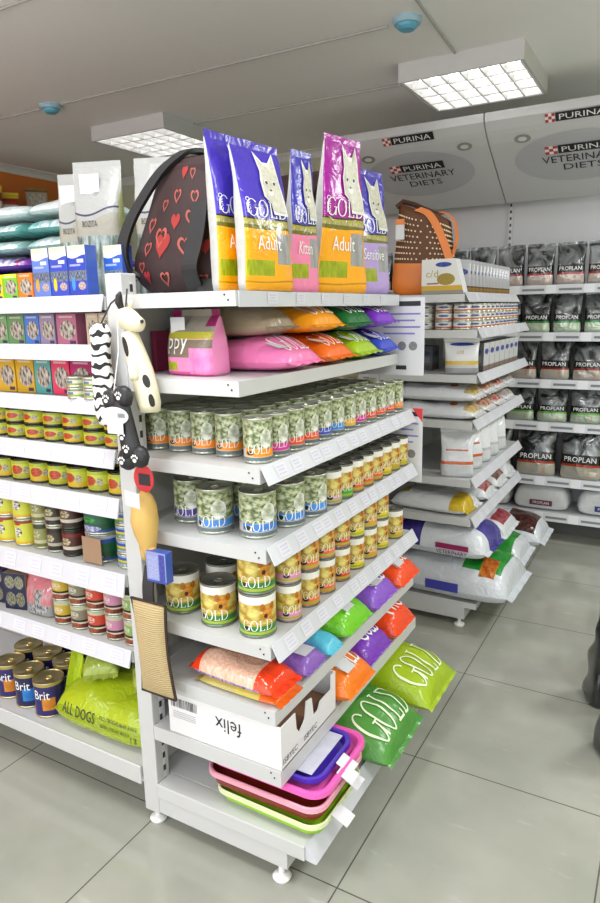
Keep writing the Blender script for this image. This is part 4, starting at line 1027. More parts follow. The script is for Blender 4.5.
# second shelf: flat cans three high
FL = [print_mat('flat_can_' + n, [(0, c_), (.3, '#d0d0d0')], [('ell', .7, .68, .1, .2, '#35407c', '#4a548c', 8), ('ell', .2, .68, .1, .2, '#35407c', '#4a548c', 8), ('ell', .9, .6, .03, .2, '#a04020', '#c08030', 8)], rough=.3, wr=0) for n, c_ in (('grey', '#b8b0a8'), ('orange', '#b0603a'))]
posn = [(-1.13, 3.02, 0), (-1.04, 3.02, 0), (-.945, 3.00, 1), (-.862, 3.00, 1)]+[(-.835, 3.085+.083*k, 1) for k in range(10)]+[(-.92, 3.085+.083*k, 1) for k in range(10)]
for n_, (x, y, c_) in enumerate(posn):
    for lv in range(3):
        lvn = ['bottom', 'middle', 'top'][lv]
        if n_ < 4: lb = '%s flat white can, %s stack at the near edge of the rear shelving' % (lvn, ['leftmost', 'second left', 'second right', 'rightmost'][n_])
        else: lb = 'flat orange can, %s layer, %s column of the rear shelving, %s behind the front stacks' % (lvn, 'aisle' if n_ < 14 else 'inner', where2[(n_-4) % 10])
        can('food_can', .04, .037, 'flat%d' % c_, FL[c_], TIN, x, y, UZ[1]+lv*.0375, .3+n_*.1, lb, 'can', 'flat cans on the second rear gondola shelf' if n_ >= 4 else None, simple=True)
# third shelf: dark grey cartons, white standing bag, cartons behind
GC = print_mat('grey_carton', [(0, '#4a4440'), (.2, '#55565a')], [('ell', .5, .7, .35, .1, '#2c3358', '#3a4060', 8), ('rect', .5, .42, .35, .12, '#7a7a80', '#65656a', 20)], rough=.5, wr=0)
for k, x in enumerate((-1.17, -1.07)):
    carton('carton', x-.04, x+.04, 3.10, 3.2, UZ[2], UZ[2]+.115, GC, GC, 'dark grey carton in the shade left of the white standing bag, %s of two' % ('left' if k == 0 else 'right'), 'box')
o, F = stand_bag(.155, .085, .142, print_mat('diet_bag', [(0, '#8c8c90'), (.2, '#b8b8bc'), (.3, '#c8a840'), (.42, '#d0d0d2')], [('ell', .5, .93, .35, .05, '#35408a', '#3c4890', 8)], rough=.25), print_mat('diet_bag_side', [(0, '#7a8a3a'), (.3, '#a8a8b0')], [], rough=.25), 'white diet bag with gold stripe standing at the corner of the third rear shelf', 'pet food bag', None, -.855, 2.985, UZ[2], .3, wr=.005, seed=140,
    texts=[('c/d', -.1, .70, .2, .12, mat('ochre_print', (.45, .30, .06), .5))])
for k in range(7):
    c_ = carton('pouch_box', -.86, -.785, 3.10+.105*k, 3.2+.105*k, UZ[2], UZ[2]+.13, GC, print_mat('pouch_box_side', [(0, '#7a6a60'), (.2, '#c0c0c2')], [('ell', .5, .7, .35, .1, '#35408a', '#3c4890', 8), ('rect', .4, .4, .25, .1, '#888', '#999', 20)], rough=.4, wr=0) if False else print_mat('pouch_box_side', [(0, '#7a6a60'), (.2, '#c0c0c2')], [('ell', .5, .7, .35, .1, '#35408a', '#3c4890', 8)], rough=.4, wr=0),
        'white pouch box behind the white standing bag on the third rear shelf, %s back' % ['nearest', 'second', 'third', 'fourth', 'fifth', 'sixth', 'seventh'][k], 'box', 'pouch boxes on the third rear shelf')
# fourth shelf: lying bags two high
def lying(x, y, z, L, W, T, lb, seed, patches, rz=0, grp=None, ry=0, fin=.018, texts=(), sag=0, film='#d2d4d8', tg=None):
    return pillow('pet_food_bag', L, W, T, print_mat('white_film', [(0, film)], patches, rough=.2, wr=.5), lb, 'pet food bag', grp, (x, y, z), (0, ry, rz), wr=.009, seed=seed, fin=fin, texts=texts, sag=sag, tagat=tg)
pt4 = (('rect', .45, .35, .3, .08, '#a8a8b0', '#90909a', 40), ('ell', .72, .3, .05, .08, '#d07818', '#b85a10', 6), ('rect', .93, .5, .05, .45, '#b08a28', '#c8b060', 6))
pn4 = ['nearest', 'second nearest', 'third nearest', 'farthest']
for k in range(4):
    for lv in (0, 1):
        pz = (('rect', .93, .5, .06, .45, ['#b89a30', '#a85a30', '#a83830', '#888890'][k], '#c0b0a0', 6),)+pt4[:2]
        lying(-.975, 3.05+.215*k, UZ[3]+lv*.0815, .38, .205, .075, 'grey white lying bag in the %s layer of the fourth rear shelf, %s' % (('lower', 'upper')[lv], pn4[k]), 150+k*2+lv, pz, grp='lying bags on the fourth rear shelf')
# fifth shelf: standing bags
for k in range(5):
    sm_ = print_mat('white_bag_orange' if k < 2 else 'white_bag_plain', [(0, '#c4c6ca'), (.3, '#c85a30' if k < 2 else '#b0b0b4'), (.37, '#d4d6da')], [('rect', .5, .62, .35, .02, '#b86048', '#b86048', 5)] if k < 2 else [], rough=.18, wr=.5)
    stand_bag(.155, .10, .205, sm_, print_mat('white_side', [(0, '#bcbec2')], [], rough=.2, wr=.5), 'white bag standing on the fifth rear gondola shelf, %s from the near end' % ['first', 'second', 'third', 'fourth', 'fifth'][k], 'pet food bag', 'white bags on the fifth rear gondola shelf', -.87, 3.01+.165*k, UZ[4], .3 if k == 0 else .9, wr=.009, seed=170+k, belly=.3)
# sixth shelf: lying bags
lying(-.99, 3.07, UZ[5], .38, .23, .085, 'white lying bag with yellow corner at the near end of the sixth rear shelf', 180, (('rect', .9, .3, .1, .3, '#c8a820', '#b89a20', 6), ('rect', .12, .3, .1, .12, '#c0a83a', '#b0983a', 6)), rz=-.08)
lying(-.97, 3.32, UZ[5], .38, .22, .10, 'white lying bag with red corner behind the yellow cornered one', 181, (('rect', .9, .5, .08, .4, '#8a3030', '#b08080', 8),))
lying(-.97, 3.56, UZ[5], .38, .22, .11, 'white lying bag with brown corner on the sixth rear shelf', 182, (('rect', .9, .5, .08, .4, '#5a3a30', '#907060', 8),))
lying(-.97, 3.79, UZ[5], .38, .2, .10, 'white lying bag at the far end of the sixth rear shelf', 183, ())
# base: two big sacks at the near end, more behind
lying(-.888, 3.12, .132, .60, .44, .195, 'big white sack with green print at the bottom of the rear gondola', 190, (('rect', .78, .5, .15, .36, '#1e7a28', '#2c8c34', 5), ('rect', .83, .22, .06, .14, '#b87828', '#a03c20', 12), ('rect', .43, .5, .06, .14, '#b06058', '#a8a8b0', 30), ('rect', .57, .5, .05, .14, '#8c8c94', '#a8a8b0', 30)), rz=-.03, fin=.03, film='#c4c8ce')
q = MB().box(-.13, .03, 0, .002, .06, .105).obj('label_plate', mat('royal_plate', (.05, .05, .35), .4)); q.parent = [o for o in col.objects if o.get('label', '').startswith('big white sack with green')][0]; q.location = (.05, -.222, -.01)
lying(-.945, 3.10, .333, .50, .36, .158, 'big white sack with violet corners lying on the green printed sack', 191, (('rect', .26, .12, .12, .2, '#3a2c80', '#4a3c90', 5), ('rect', .93, .55, .07, .3, '#3a3480', '#4a4490', 5)), rz=-.05, fin=.02, texts=(), film='#d0d4da')
o = [o for o in col.objects if o.get('label', '').startswith('big white sack with violet')][0]
q = MB().box(-.0, .16, 0, .002, .055, .08).obj('label_plate', mat('crimson_plate', (.30, .02, .10), .4)); q.parent = o; q.location = (.02, -.184, 0)
lettering('VETERINARY', lambda x, y: Vector((.10+x*.15, -.186, .04+y*.02)), mat('plum_ink', (.15, .03, .10), .5), o)
lying(-.92, 3.57, .132, .56, .34, .155, 'white sack with green print on the base behind the front pair', 192, (('rect', .80, .5, .12, .45, '#1e7a28', '#2c8c34', 5),), fin=.03, film='#c8ccd2')
lying(-.90, 3.93, .132, .60, .34, .17, 'white sack with dark brown print farthest along the base', 193, (('rect', .80, .5, .14, .45, '#2c1010', '#4a2420', 16),), fin=.03, film='#c8ccd2')
lying(-.93, 3.50, .304, .44, .34, .11, 'white sack with red corner between the base and the sixth rear shelf', 194, (('rect', .88, .5, .08, .3, '#8a2030', '#a05058', 8),), fin=.02)
# posters at the far end of the middle gondola
for zz, lb, red in ((1.262, 'white printed poster at the far end of the second shelf', 0), (.868, 'white poster with red corner at the far end of the fourth shelf', 1)):
    t = empty('poster', lb, 'poster', (-.918, 2.292, zz)); hgt = .275
    MB().box(-.13, .125, 0, .003, 0, hgt).obj('card', PAPER, t)
    MB().box(.03, .11, -.0008, 0, .245, .262).obj('heading_bar', INK, t)
    for k in range(4): MB().box(-.03, .11-(.02 if k % 2 else 0), -.0008, 0, .215-k*.023, .221-k*.023).obj('text_line', mat('violet_ink', (.22, .2, .55), .6), t)
    for k in range(3): MB().lathe([(0, 0), (.016, 0), (.016, .0009), (0, .0009)], 14).obj('picture', mat('grey_picture', (.2, .2, .2), .6, vary=.5, scale=80), t).matrix_basis = Matrix.Translation((.0+.042*k, -.0002, .105))@Matrix.Rotation(PI/2, 4, 'X')
    MB().box(.02, .06, -.0008, 0, .02, .035).obj('footer_bar', INK, t)
    if red: MB().prism([(.085, hgt), (.125, hgt), (.125, hgt-.05)], 1, -.0009, 0).obj('red_corner', mat('red_card', (.6, .03, .04), .5), t)
# black bags on the floor at the right edge
BF = mat('glossy_black_film', (.015, .015, .017), .2, vary=.3, coat=.6)
for k, (x, y, H_, lb) in enumerate([(-.075, 2.62, .40, 'glossy black bag standing on the floor at the right edge, upper one'), (.0, 2.30, .30, 'glossy black bag cut by the right edge, lower one')]):
    o, F = stand_bag(.30, .16, H_, BF, BF, lb, 'pet food bag', None, x, y, 0.001, .5, wr=.02, seed=200+k, belly=.35, topw=.8, texts=[('NATURAL', .1, .42, .5, .06, mat('faint_white', (.5, .5, .5), .4))])
    MB().grid(lambda a, c: F(-.93+a*.2, .80+c*.10, .004), 3, 2).obj('price_tag', PAPER, o)

# ================================================================== LEFT SHELVING GOODS
ordl = ['rightmost', 'second from the right', 'third from the right', 'fourth from the right', 'fifth from the right', 'sixth from the right', 'seventh from the right', 'eighth from the right', 'ninth from the right', 'tenth from the right', 'eleventh from the right', 'twelfth from the right']
bb_ = ['#4a6ab8', '#2a46a8', '#2440a0', '#2a50a8']
for k, (x, c_, s_) in enumerate([(-1.536, '#5a78c0', '#d89a20'), (-1.466, '#2c48b0', '#e0c020'), (-1.396, '#2440a8', '#3a8ad8'), (-1.3265, '#2a58b0', '#4aa0c8')]):
    m_ = print_mat('blue_box_print', [(0, c_), (.78, '#d8d8c8'), (.92, '#c8c8b0')], [('rect', .5, .42, .5, .10, '#243048', '#7a8aa0', 14), ('ell', .72, .22, .2, .08, '#c8c0b8', '#8a5a50', 20), ('ell', .25, .26, .1, .13, s_, s_, 6), ('rect', .4, .62, .3, .02, '#c8d0e8', c_, 60), ('rect', .7, .7, .18, .035, '#d8dce8', '#c0c8e0', 20)], rough=.3, wave=.03, wr=0)
    carton('small_box', x-.033, x+.033, 1.285 if k < 3 else 1.345, 1.325 if k < 3 else 1.385, LZ[0], LZ[0]+.132, m_, mat('blue_side', (.05, .1, .4), .4),
           ['pale blue box with orange bottle picture on the left top shelf', 'blue box with yellow bottle picture on the left top shelf', 'dark blue box with blue bottle picture on the left top shelf', 'blue box behind the upright, beside the pet carrier'][k], 'box')
cc = [('#e07828', 'orange'), ('#70b830', 'green'), ('#d8c820', 'yellow'), ('#30a090', 'teal'), ('#c85a80', 'rose'), ('#e07828', 'amber')]
def catbox(x, w_, y, z, h, c_, nm, lb, grp, d=.05, top=None):
    m_ = print_mat('cat_box_'+nm+('t' if top else ''), [(0, c_), (.84, top or c_)], [('ell', .55, .48, .40, .30, '#3c3a38', '#c8c0b4', 4.5), ('rect', .5, .9, .35, .03, '#e0e0d8', c_, 50), ('rect', .78, .10, .15, .05, '#3a3048', '#303058', 20)], rough=.35, wr=0)
    return carton('small_box', x-w_/2+.001, x+w_/2-.001, y, y+d, z, z+h, m_, mat('box_side_'+nm, C4(c_)[:3], .5), lb, 'box', grp)
for k, (c_, nm) in enumerate(cc):
    catbox(-1.603-.063*k, .061, 1.283, LZ[0], .07, c_, nm, '%s treat box with cat picture at the front of the left top shelf' % nm, 'small treat boxes on the left top shelf', d=.03, top='#d8d830' if k % 2 else c_)
r1c = [('#b8a890', 'sand', -1.318, .048), ('#b8a890', 'beige', -1.366, .046), ('#a8607c', 'mauve', -1.464, .078), ('#8a7c98', 'lilac', -1.541, .062), ('#3a70c0', 'blue', -1.604, .062), ('#5c8a5c', 'green', -1.672, .072), ('#6a9a68', 'pale green', -1.745, .072), ('#3a70c0', 'azure', -1.82, .072), ('#a8607c', 'plum', -1.895, .072)]
for k, (c_, nm, x, w_) in enumerate(r1c):
    catbox(x, w_, 1.292, LZ[1], .085, c_, nm.replace(' ', '_'), '%s pouch box with cat picture on the left second shelf' % nm, 'cat picture boxes on the left second shelf')
r2c = [('#5a1030', 'maroon', -1.312, .05), ('#6a1438', 'wine', -1.375, .048), ('#a81860', 'magenta', -1.448, .085), ('#d83860', 'red', -1.531, .074), ('#4a9a98', 'turquoise', -1.606, .070), ('#c89c20', 'mustard', -1.683, .080), ('#d0a428', 'amber yellow', -1.767, .080), ('#c89c20', 'ochre', -1.85, .08), ('#4a9a98', 'sea green', -1.93, .076)]
for k, (c_, nm, x, w_) in enumerate(r2c):
    catbox(x, w_, 1.315, LZ[2], .102, c_, nm.replace(' ', '_'), '%s pouch box with cat picture on the left third shelf' % nm, 'cat picture boxes on the left third shelf')
PCH = print_mat('small_tin_print', [(0, '#8a9a40'), (.3, '#c8c8b0'), (.8, '#7a7a60')], [('rect', .75, .5, .06, .2, '#6a7a9a', '#4a5a7a', 20), ('rect', .6, .5, .06, .2, '#6a7a9a', '#4a5a7a', 20)], rough=.3, wr=0)
for k, x in enumerate((-1.435, -1.372)):
    for lv in (0, 1):
        can('small_tin', .029, .03, 'tiny', PCH, TIN, x, 1.2865+.0005, LZ[2]+lv*.0305, 0, 'small pale tin in front of the magenta box, %s of the %s stack' % (('lower', 'upper')[lv], ('left', 'right')[k]), 'can', 'small tins on the left third shelf', simple=True)
YL = [print_mat('yellow_tin_'+n, [(0, a), (.3, b_), (.82, '#a8b030')], [('ell', .73, .5, .085, .26, '#8a2a18', '#c84a28', 12), ('ell', .86, .45, .04, .2, '#c8c0b0', '#6a6050', 14), ('ell', .45, .5, .08, .25, '#8a2a18', '#c84a28', 12)], rough=.3, wr=0) for n, a, b_ in (('a', '#c8a820', '#b8c030'), ('b', '#a8a828', '#c0c840'))]
DKL = mat('black_green_lid', (.05, .055, .035), .25, .6)
for k in range(9):
    for rw in (0, 1):
        for lv in (0, 1):
            x = -1.335-.082*k; y = 1.328+.085*rw
            lb = 'flat yellow tin in the %s layer of the left fourth shelf, %s' % (('lower', 'upper')[lv], ordl[k]) if rw == 0 else 'back row yellow tin of the left fourth shelf, %s layer, %s' % (('lower', 'upper')[lv], ordl[k])
            can('flat_tin', .039, .0445, 'yt%d' % ((k+rw) % 2), YL[(k+rw) % 2], DKL, x, y, LZ[3]+lv*.045, random.uniform(-.3, .3)+.2, lb, 'can', 'flat yellow tins on the left fourth shelf' if rw == 0 else 'flat yellow tins behind the front row of the left fourth shelf', simple=True)
for k in range(9):
    for rw in (0, 1):
        x = -1.34-.082*k; y = 1.332+.088*rw
        if rw == 0: can('food_jar', .039, .066, 'yj%d' % (k % 2), YL[k % 2], DKL, x, y, LZ[4], random.uniform(-.3, .3)+.2, 'yellow jar at the front of the left fifth shelf, %s' % ordl[k], 'jar', 'yellow jars on the left fifth shelf', simple=True)
        else:
            for lv in (0, 1): can('food_jar', .039, .05, 'yk', YL[0], DKL, x, y, LZ[4]+lv*.0505, 0, 'back row yellow jar of the left fifth shelf, %s layer, %s' % (('lower', 'upper')[lv], ordl[k]), 'jar', 'yellow jars behind the front row of the left fifth shelf', simple=True)
# left sixth shelf
def lab(nm, stops, patches=()): return print_mat(nm, stops, list(patches), rough=.3, wr=0)
bluey = lab('blue_yellow_print', [(0, '#3a6a38'), (.12, '#5a8a2c'), (.42, '#c8b820'), (.62, '#2a4aa0'), (.9, '#8aa0c0')], [('ell', .73, .18, .1, .14, '#c8c8d8', '#2a3a90', 14)])
bigblue = lab('blue_green_print', [(0, '#2a4a90'), (.1, '#1a4a30'), (.35, '#1c5a38'), (.72, '#2a4aa0'), (.88, '#a0a8b8')], [('ell', .73, .16, .12, .12, '#c8c8d8', '#2a3a90', 14), ('ell', .7, .5, .1, .12, '#38a048', '#185028', 12)])
redd = lab('red_dark_print', [(0, '#2a1a18'), (.2, '#c0b8a8'), (.34, '#4a2420'), (.75, '#7a2420'), (.88, '#2c1a16')], [('ell', .73, .55, .08, .16, '#c0b090', '#5a4a30', 12)])
darkc = lab('dark_brown_print', [(0, '#2a2620'), (.2, '#a8a090'), (.34, '#3a3024'), (.8, '#26221c')], [('ell', .73, .55, .08, .16, '#c0b890', '#5a5a40', 12)])
olivec = lab('olive_print', [(0, '#6a6a30'), (.15, '#b8b490'), (.3, '#8a8a50'), (.8, '#3a3a28')], [('ell', .73, .55, .08, .16, '#c0c0a0', '#6a6a40', 12)])
yeld = lab('yellow_dog_print', [(0, '#d8a820'), (.1, '#c8c840'), (.88, '#8a3a20')], [('ell', .73, .52, .07, .22, '#e0dcd0', '#2a2a24', 9), ('ell', .73, .86, .06, .06, '#8a2a18', '#c84a28', 12)])
A6 = [('yellow can with white dog picture', yeld, .0385, .088, 2, -1.775), ('yellow can with small white dog', yeld, .0385, .088, 2, -1.857), ('yellow can with dog face', yeld, .0385, .088, 2, -1.94),
      ('olive labelled can', olivec, .030, .085, 2, -1.70), ('black labelled can', darkc, .033, .082, 2, -1.634), ('red and black can', redd, .036, .085, 2, -1.561)]
for nm, mt, r_, h_, n_, x in A6:
    for lv in range(n_): can('food_can', r_, h_, 'a6'+nm, mt, TIN if mt is not redd else DKL, x, 1.335, LZ[5]+lv*(h_+.0005), .15+.1*lv, '%s on the left sixth shelf, %s of two' % (nm, ('lower', 'upper')[lv]), 'can', None, simple=True)
    can('food_can', r_, h_, 'a6'+nm, mt, TIN if mt is not redd else DKL, x, 1.335+2*r_+.006, LZ[5], .2, '%s behind the front pair on the left sixth shelf' % nm, 'can', None, simple=True)
for lv in (0, 1): can('food_can', .052, .086, 'bigblue', bigblue, TIN, -1.452, 1.35, LZ[5]+lv*.0865, .1, 'wide blue and green can on the left sixth shelf, %s of two' % ('lower', 'upper')[lv], 'can', None, simple=True)
tag(MB().box(-1.475, -1.400, 1.288, 1.290, LZ[5]+.004, LZ[5]+.082).obj('cardboard_piece', mat('kraft_card', (.32, .20, .12), .8)), 'brown cardboard piece leaning on the wide blue can', 'cardboard')
for lv in range(4): can('flat_tin', .042, .042, 'by', bluey, TIN, -1.336, 1.345, LZ[5]+lv*.0425, .1+.2*lv, 'flat blue and yellow tin in the stack by the upright, %s' % ['bottom one', 'second from the bottom', 'third from the bottom', 'top one'][lv], 'can', None, simple=True)
# left seventh shelf
def stripc(nm, c_): return lab('pate_can_'+nm, [(0, '#5a1a14'), (.2, '#c8b8a0'), (.28, '#1c1410'), (.38, c_), (.85, '#b0b090')], [('ell', .73, .13, .09, .11, '#6a2a18', '#a05a3a', 20), ('ell', .70, .62, .08, .16, '#d0c8b8', c_, 12), ('ell', .35, .13, .09, .11, '#6a2a18', '#a05a3a', 20)])
for k, (nm, c_, x) in enumerate([('green', '#7a9a50', -1.322), ('pink', '#b87a98', -1.396), ('red orange', '#b83c28', -1.470), ('grey brown', '#7a7460', -1.544), ('yellow', '#b89a28', -1.618)]):
    for lv in (0, 1):
        can('food_can', .0355, .079, 'p'+nm, stripc(nm.replace(' ', '_'), c_), TIN, x, 1.325, LZ[6]+lv*.0795, .1*k, '%s pate can on the left seventh shelf, %s of two' % (nm, ('lower', 'upper')[lv]), 'can', 'stacked pate cans on the left seventh shelf', simple=True)
        can('food_can', .0355, .079, 'p'+nm, stripc(nm.replace(' ', '_'), c_), TIN, x, 1.402, LZ[6]+lv*.0795, .1*k, '%s pate can behind its twin on the left seventh shelf, %s' % (nm, ('lower', 'upper')[lv]), 'can', 'pate cans behind the front ones on the left seventh shelf', simple=True)
gm_ = print_mat('cat_photo_film', [(0, '#8a8a88'), (.75, '#c87880')], [('ell', .5, .4, .4, .35, '#5a5a5c', '#a8a8aa', 9), ('rect', .2, .6, .2, .25, '#c06a70', '#b88a90', 6), ('rect', .82, .6, .15, .25, '#c06a70', '#b88a90', 6)], rough=.15, wr=.4)
stand_bag(.125, .07, .115, gm_, gm_, 'grey kitten picture pouch on the left seventh shelf', 'pet food bag', None, -1.725, 1.335, LZ[6], .1, wr=.006, seed=210)
pillow('treat_pack', .13, .10, .03, print_mat('green_yellow', [(0, '#c8b818'), (.45, '#2a9a38')], rough=.3, axis=0), 'yellow and green treat pack lying behind the kitten picture pouch', 'treat pack', None, (-1.72, 1.44, LZ[6]+.118), (0, 0, .5), wr=.002, seed=211)
carton('box', -1.79, -1.66, 1.40, 1.52, LZ[6], LZ[6]+.117, mat('navy_box', (.03, .03, .12), .4), mat('navy_box', (.03, .03, .12), .4), 'navy box beneath the yellow and green treat pack', 'box')
nb = print_mat('navy_tin_pack', [(0, '#16183c')], [('ell', .3, .28, .22, .2, '#8a8a70', '#3a3a2c', 14), ('ell', .72, .28, .2, .2, '#8a8a70', '#3a3a2c', 14), ('ell', .3, .75, .22, .18, '#9a9a80', '#4a4a3c', 14), ('ell', .72, .75, .2, .18, '#9a9a80', '#4a4a3c', 14)], rough=.3, wr=0)
carton('multipack', -1.885, -1.80, 1.30, 1.42, LZ[6], LZ[6]+.125, nb, mat('kraft_card', (.32, .20, .12), .8), 'navy multipack of tins left of the kitten pouch, leaning brown side', 'box', None, rz=.25)
carton('multipack', -2.0, -1.905, 1.31, 1.42, LZ[6], LZ[6]+.12, nb, mat('navy_box', (.03, .03, .12), .4), 'navy multipack of tins at the left edge of the photo', 'box', None, rz=.1)
# left bottom deck
brit = [lab('violet_can_orange', [(0, '#2c2560'), (.93, '#a8964a')], [('rect', .82, .38, .07, .20, '#c88028', '#b87020', 5), ('rect', .25, .4, .2, .3, '#5a5080', '#342a68', 30)]), lab('violet_can_blue', [(0, '#20204c'), (.93, '#a8964a')], [('rect', .82, .38, .07, .20, '#2c7cc8', '#2068b0', 5), ('rect', .25, .4, .2, .3, '#5a5080', '#342a68', 30)])]
BT = (.055, .032, .082, LETW)
bpos = [(-1.765, 1.345, 0, 0), (-1.872, 1.352, 1, 0), (-1.98, 1.36, 0, 0), (-1.80, 1.458, 1, 0), (-1.91, 1.465, 0, 0), (-2.02, 1.47, 1, 0), (-1.84, 1.57, 0, 0), (-1.95, 1.575, 1, 0)]
for k, (x, y, c_, _) in enumerate(bpos):
    can('food_can', .051, .125, 'brit%d' % c_, brit[c_], GOLDTIN, x, y, LZ[7], .35, ['violet can with gold lid and orange picture on the left bottom deck, rightmost in front', 'violet can with gold lid and blue picture on the left bottom deck, second in front', 'violet can with gold lid at the left edge of the left bottom deck', 'gold lidded can right in the second row of the left bottom deck', 'gold lidded can in the middle of the second row of the left bottom deck', 'gold lidded can left in the second row of the left bottom deck', 'gold lidded can right in the third row of the left bottom deck', 'gold lidded can left in the third row of the left bottom deck'][k], 'can', None, ('Brit',), BT)
gs = print_mat('lime_sack', [(0, '#8ca018'), (.02, '#a8bc20')], [('rect', .5, .9, .4, .08, '#98ac1c', '#a8bc20', 4)], rough=.25, wr=.45)
sk = pillow('pet_food_bag', .40, .29, .15, gs, 'lime green sack lying on the left bottom deck beside the violet cans', 'pet food bag', None, (-1.50, 1.44, LZ[7]), (0, 0, 0), wr=.010, seed=220, fin=.012)
def sfr(x, z):
    """front flank of the lime sack"""
    v = -1+.30*z/.10; return None
import mathutils
def on_mesh(o, x, z, off=.002, ydir=1):
    """drop a point onto a mesh from the front along +Y (local coordinates)"""
    bv = mathutils.bvhtree.BVHTree.FromPolygons([v.co for v in o.data.vertices], [tuple(p.vertices) for p in o.data.polygons]) if 'bv' not in _bv.get(o.name, {}) else _bv[o.name]['bv']
    _bv[o.name] = {'bv': bv}
    h = bv.ray_cast(Vector((x, -1, z)), Vector((0, 1, 0)))
    return (h[0]+Vector((0, -off, 0))) if h[0] else Vector((x, -.1, z))
_bv = {}
def dropl(o, x, y, off=.002):
    if o.name not in _bv: _bv[o.name] = {'bv': mathutils.bvhtree.BVHTree.FromPolygons([v.co for v in o.data.vertices], [tuple(p.vertices) for p in o.data.polygons])}
    h = _bv[o.name]['bv'].ray_cast(Vector((x, y, 1)), Vector((0, 0, -1)))
    return (h[0]+Vector((0, 0, off))) if h[0] else Vector((x, y, .0))
slope = lambda tx, ty, x0, w_, z0, h_: on_mesh(sk, x0+tx*w_, z0+ty*h_, .002)
lettering('ALL DOGS', lambda x, y: slope(x, y, -.08, .15, .072, .034), INK, sk)
lettering('ПО ЛЮБИМЫЙ РАЦ.', lambda x, y: slope(x, y, .09, .15, .082, .015), INK, sk)
lettering('ДЛЯ СОБАК ВСЕХ', lambda x, y: slope(x, y, .08, .12, .058, .011), INK, sk)
lettering('13', lambda x, y: slope(x, y, .155, .022, .045, .02), INK, sk)
stand_bag(.10, .06, .20, print_mat('lime_fold', [(0, '#a8bc20')], rough=.25, wr=.5), print_mat('lime_fold', [(0, '#a8bc20')], rough=.25, wr=.5), 'bright lime bag end standing up at the left of the lime sack', 'pet food bag', None, -1.655, 1.60-.10+.0, LZ[7]+.0, .2, wr=.01, seed=222, belly=.2, topw=.55) if False else None
# upright corner of the sack
MB().grid(lambda u, v: (-.205+.05*u+.015*v, -.10+.02*math.sin(u*5)+.06*v, .02+.22*v*(1-.55*u)), 6, 8).obj('raised_end', print_mat('lime_fold', [(0, '#b0c424')], rough=.25, wr=.5), sk).modifiers.new('solid', 'SOLIDIFY').thickness = .006
kib = print_mat('kibble_window', [(0, '#8a9c3a'), (.45, '#a4b450')], [('rect', .12, .5, .14, .5, '#101c3a', '#16244a', 5), ('rect', .38, .5, .13, .45, '#3a241a', '#6a4a34', 60)], rough=.12, axis=0, wr=.5)
for k, (x, y, z, rz, lb) in enumerate([(-1.61, 1.435, LZ[7]+.152, -.35, 'clear green kibble pack lying on the lime sack, left one'), (-1.425, 1.46, LZ[7]+.152, -.25, 'clear green kibble pack lying on the lime sack, right one')]):
    pillow('treat_pack', .17, .12, .06, kib, lb, 'pet food bag', None, (x+.02, y+(.0 if k else .0), z+.012), (0, .0, rz-PI/2*.35), wr=.008, seed=230+k, texts=[('CICO', .3, 0, .05, .02, 0, INK)])
for k, x in enumerate((-1.67, -1.56, -1.45, -1.35)):
    stand_bag(.10, .05, .30, print_mat('navy_pack', [(0, '#101830'), (.6, '#182a3a')], rough=.2, wr=.4), DKF, 'dark navy pack standing behind the lime sack, %s' % ordl[3-k], 'pet food bag', 'dark navy packs behind the lime sack', x, 1.622, LZ[7], 0, wr=.003, seed=240+k)
# ---------- litter bags and the heap on the left top shelf
LITF = print_mat('litter_print', [(0, '#6c6480'), (.06, '#989488'), (.62, '#9c9c9a'), (.655, '#3a3850'), (.67, '#a2a2a0')], [('rect', .5, .24, .5, .24, '#46584e', '#a8b4b4', 4), ('ell', .5, .83, .12, .05, '#8a8a88', '#9a9a98', 8)], rough=.35, wave=.03, wr=.35)
LITS = print_mat('litter_side', [(0, '#9aa858'), (.5, '#b4bc80'), (.8, '#c8c8bc')], rough=.35, wr=.35)
for k, (x, y, W_, H_, rz, lb) in enumerate([(-1.665, 1.555, .115, .36, .35, 'white litter bag leftmost on the left top shelf behind the blue boxes'), (-1.535, 1.52, .15, .375, .35, 'white and green litter bag in the middle behind the blue boxes'), (-1.365, 1.575, .12, .375, .35, 'white litter bag half hidden behind the red heart carrier')]):
    o, F = stand_bag(W_, .085, H_, LITF, LITS, lb, 'litter bag', 'litter bags on the left top shelf', x, y, LZ[0], rz, wr=.006, seed=250+k, belly=.5, texts=[('BOZITA', -.2, .57, .34, .045, INK)], tagat=(-.2, .87, .06) if k < 2 else None)
heapc = [('#4a3ca0', 'violet'), ('#3a3a98', 'indigo'), ('#5a3aa0', 'purple'), ('#90b8b4', 'pale teal'), ('#5aa09c', 'teal'), ('#c4d4d4', 'white teal')]
for k, (c_, nm) in enumerate(heapc):
    for j, x in enumerate((-1.98, -2.27, -2.55)):
        lb = '%s soft pack in the heap on the left top shelf, %s column' % (nm, ['right', 'middle', 'left'][j])
        m_ = print_mat('soft_pack_%s' % nm.replace(' ', '_'), [(0, c_)], [('ell', .5, .1, .25, .2, '#d0d0d4', c_, 6), ('rect', .8, .2, .12, .3, '#a02070' if k < 3 else '#d8e4e4', c_, 7)], rough=.2, wr=.6)
        pillow('soft_pack', .27, .30, .056, m_, lb, 'soft pack', 'soft packs heaped on the left top shelf', (x+.015*((k*7+j*3) % 3-1), 1.86, LZ[0]+.001+k*.0605), (0, 0, .06*((k*5+j) % 3-1)), wr=.006, seed=260+k*3+j, fin=0)
for k, x in enumerate((-1.80, -1.745)):
    pass
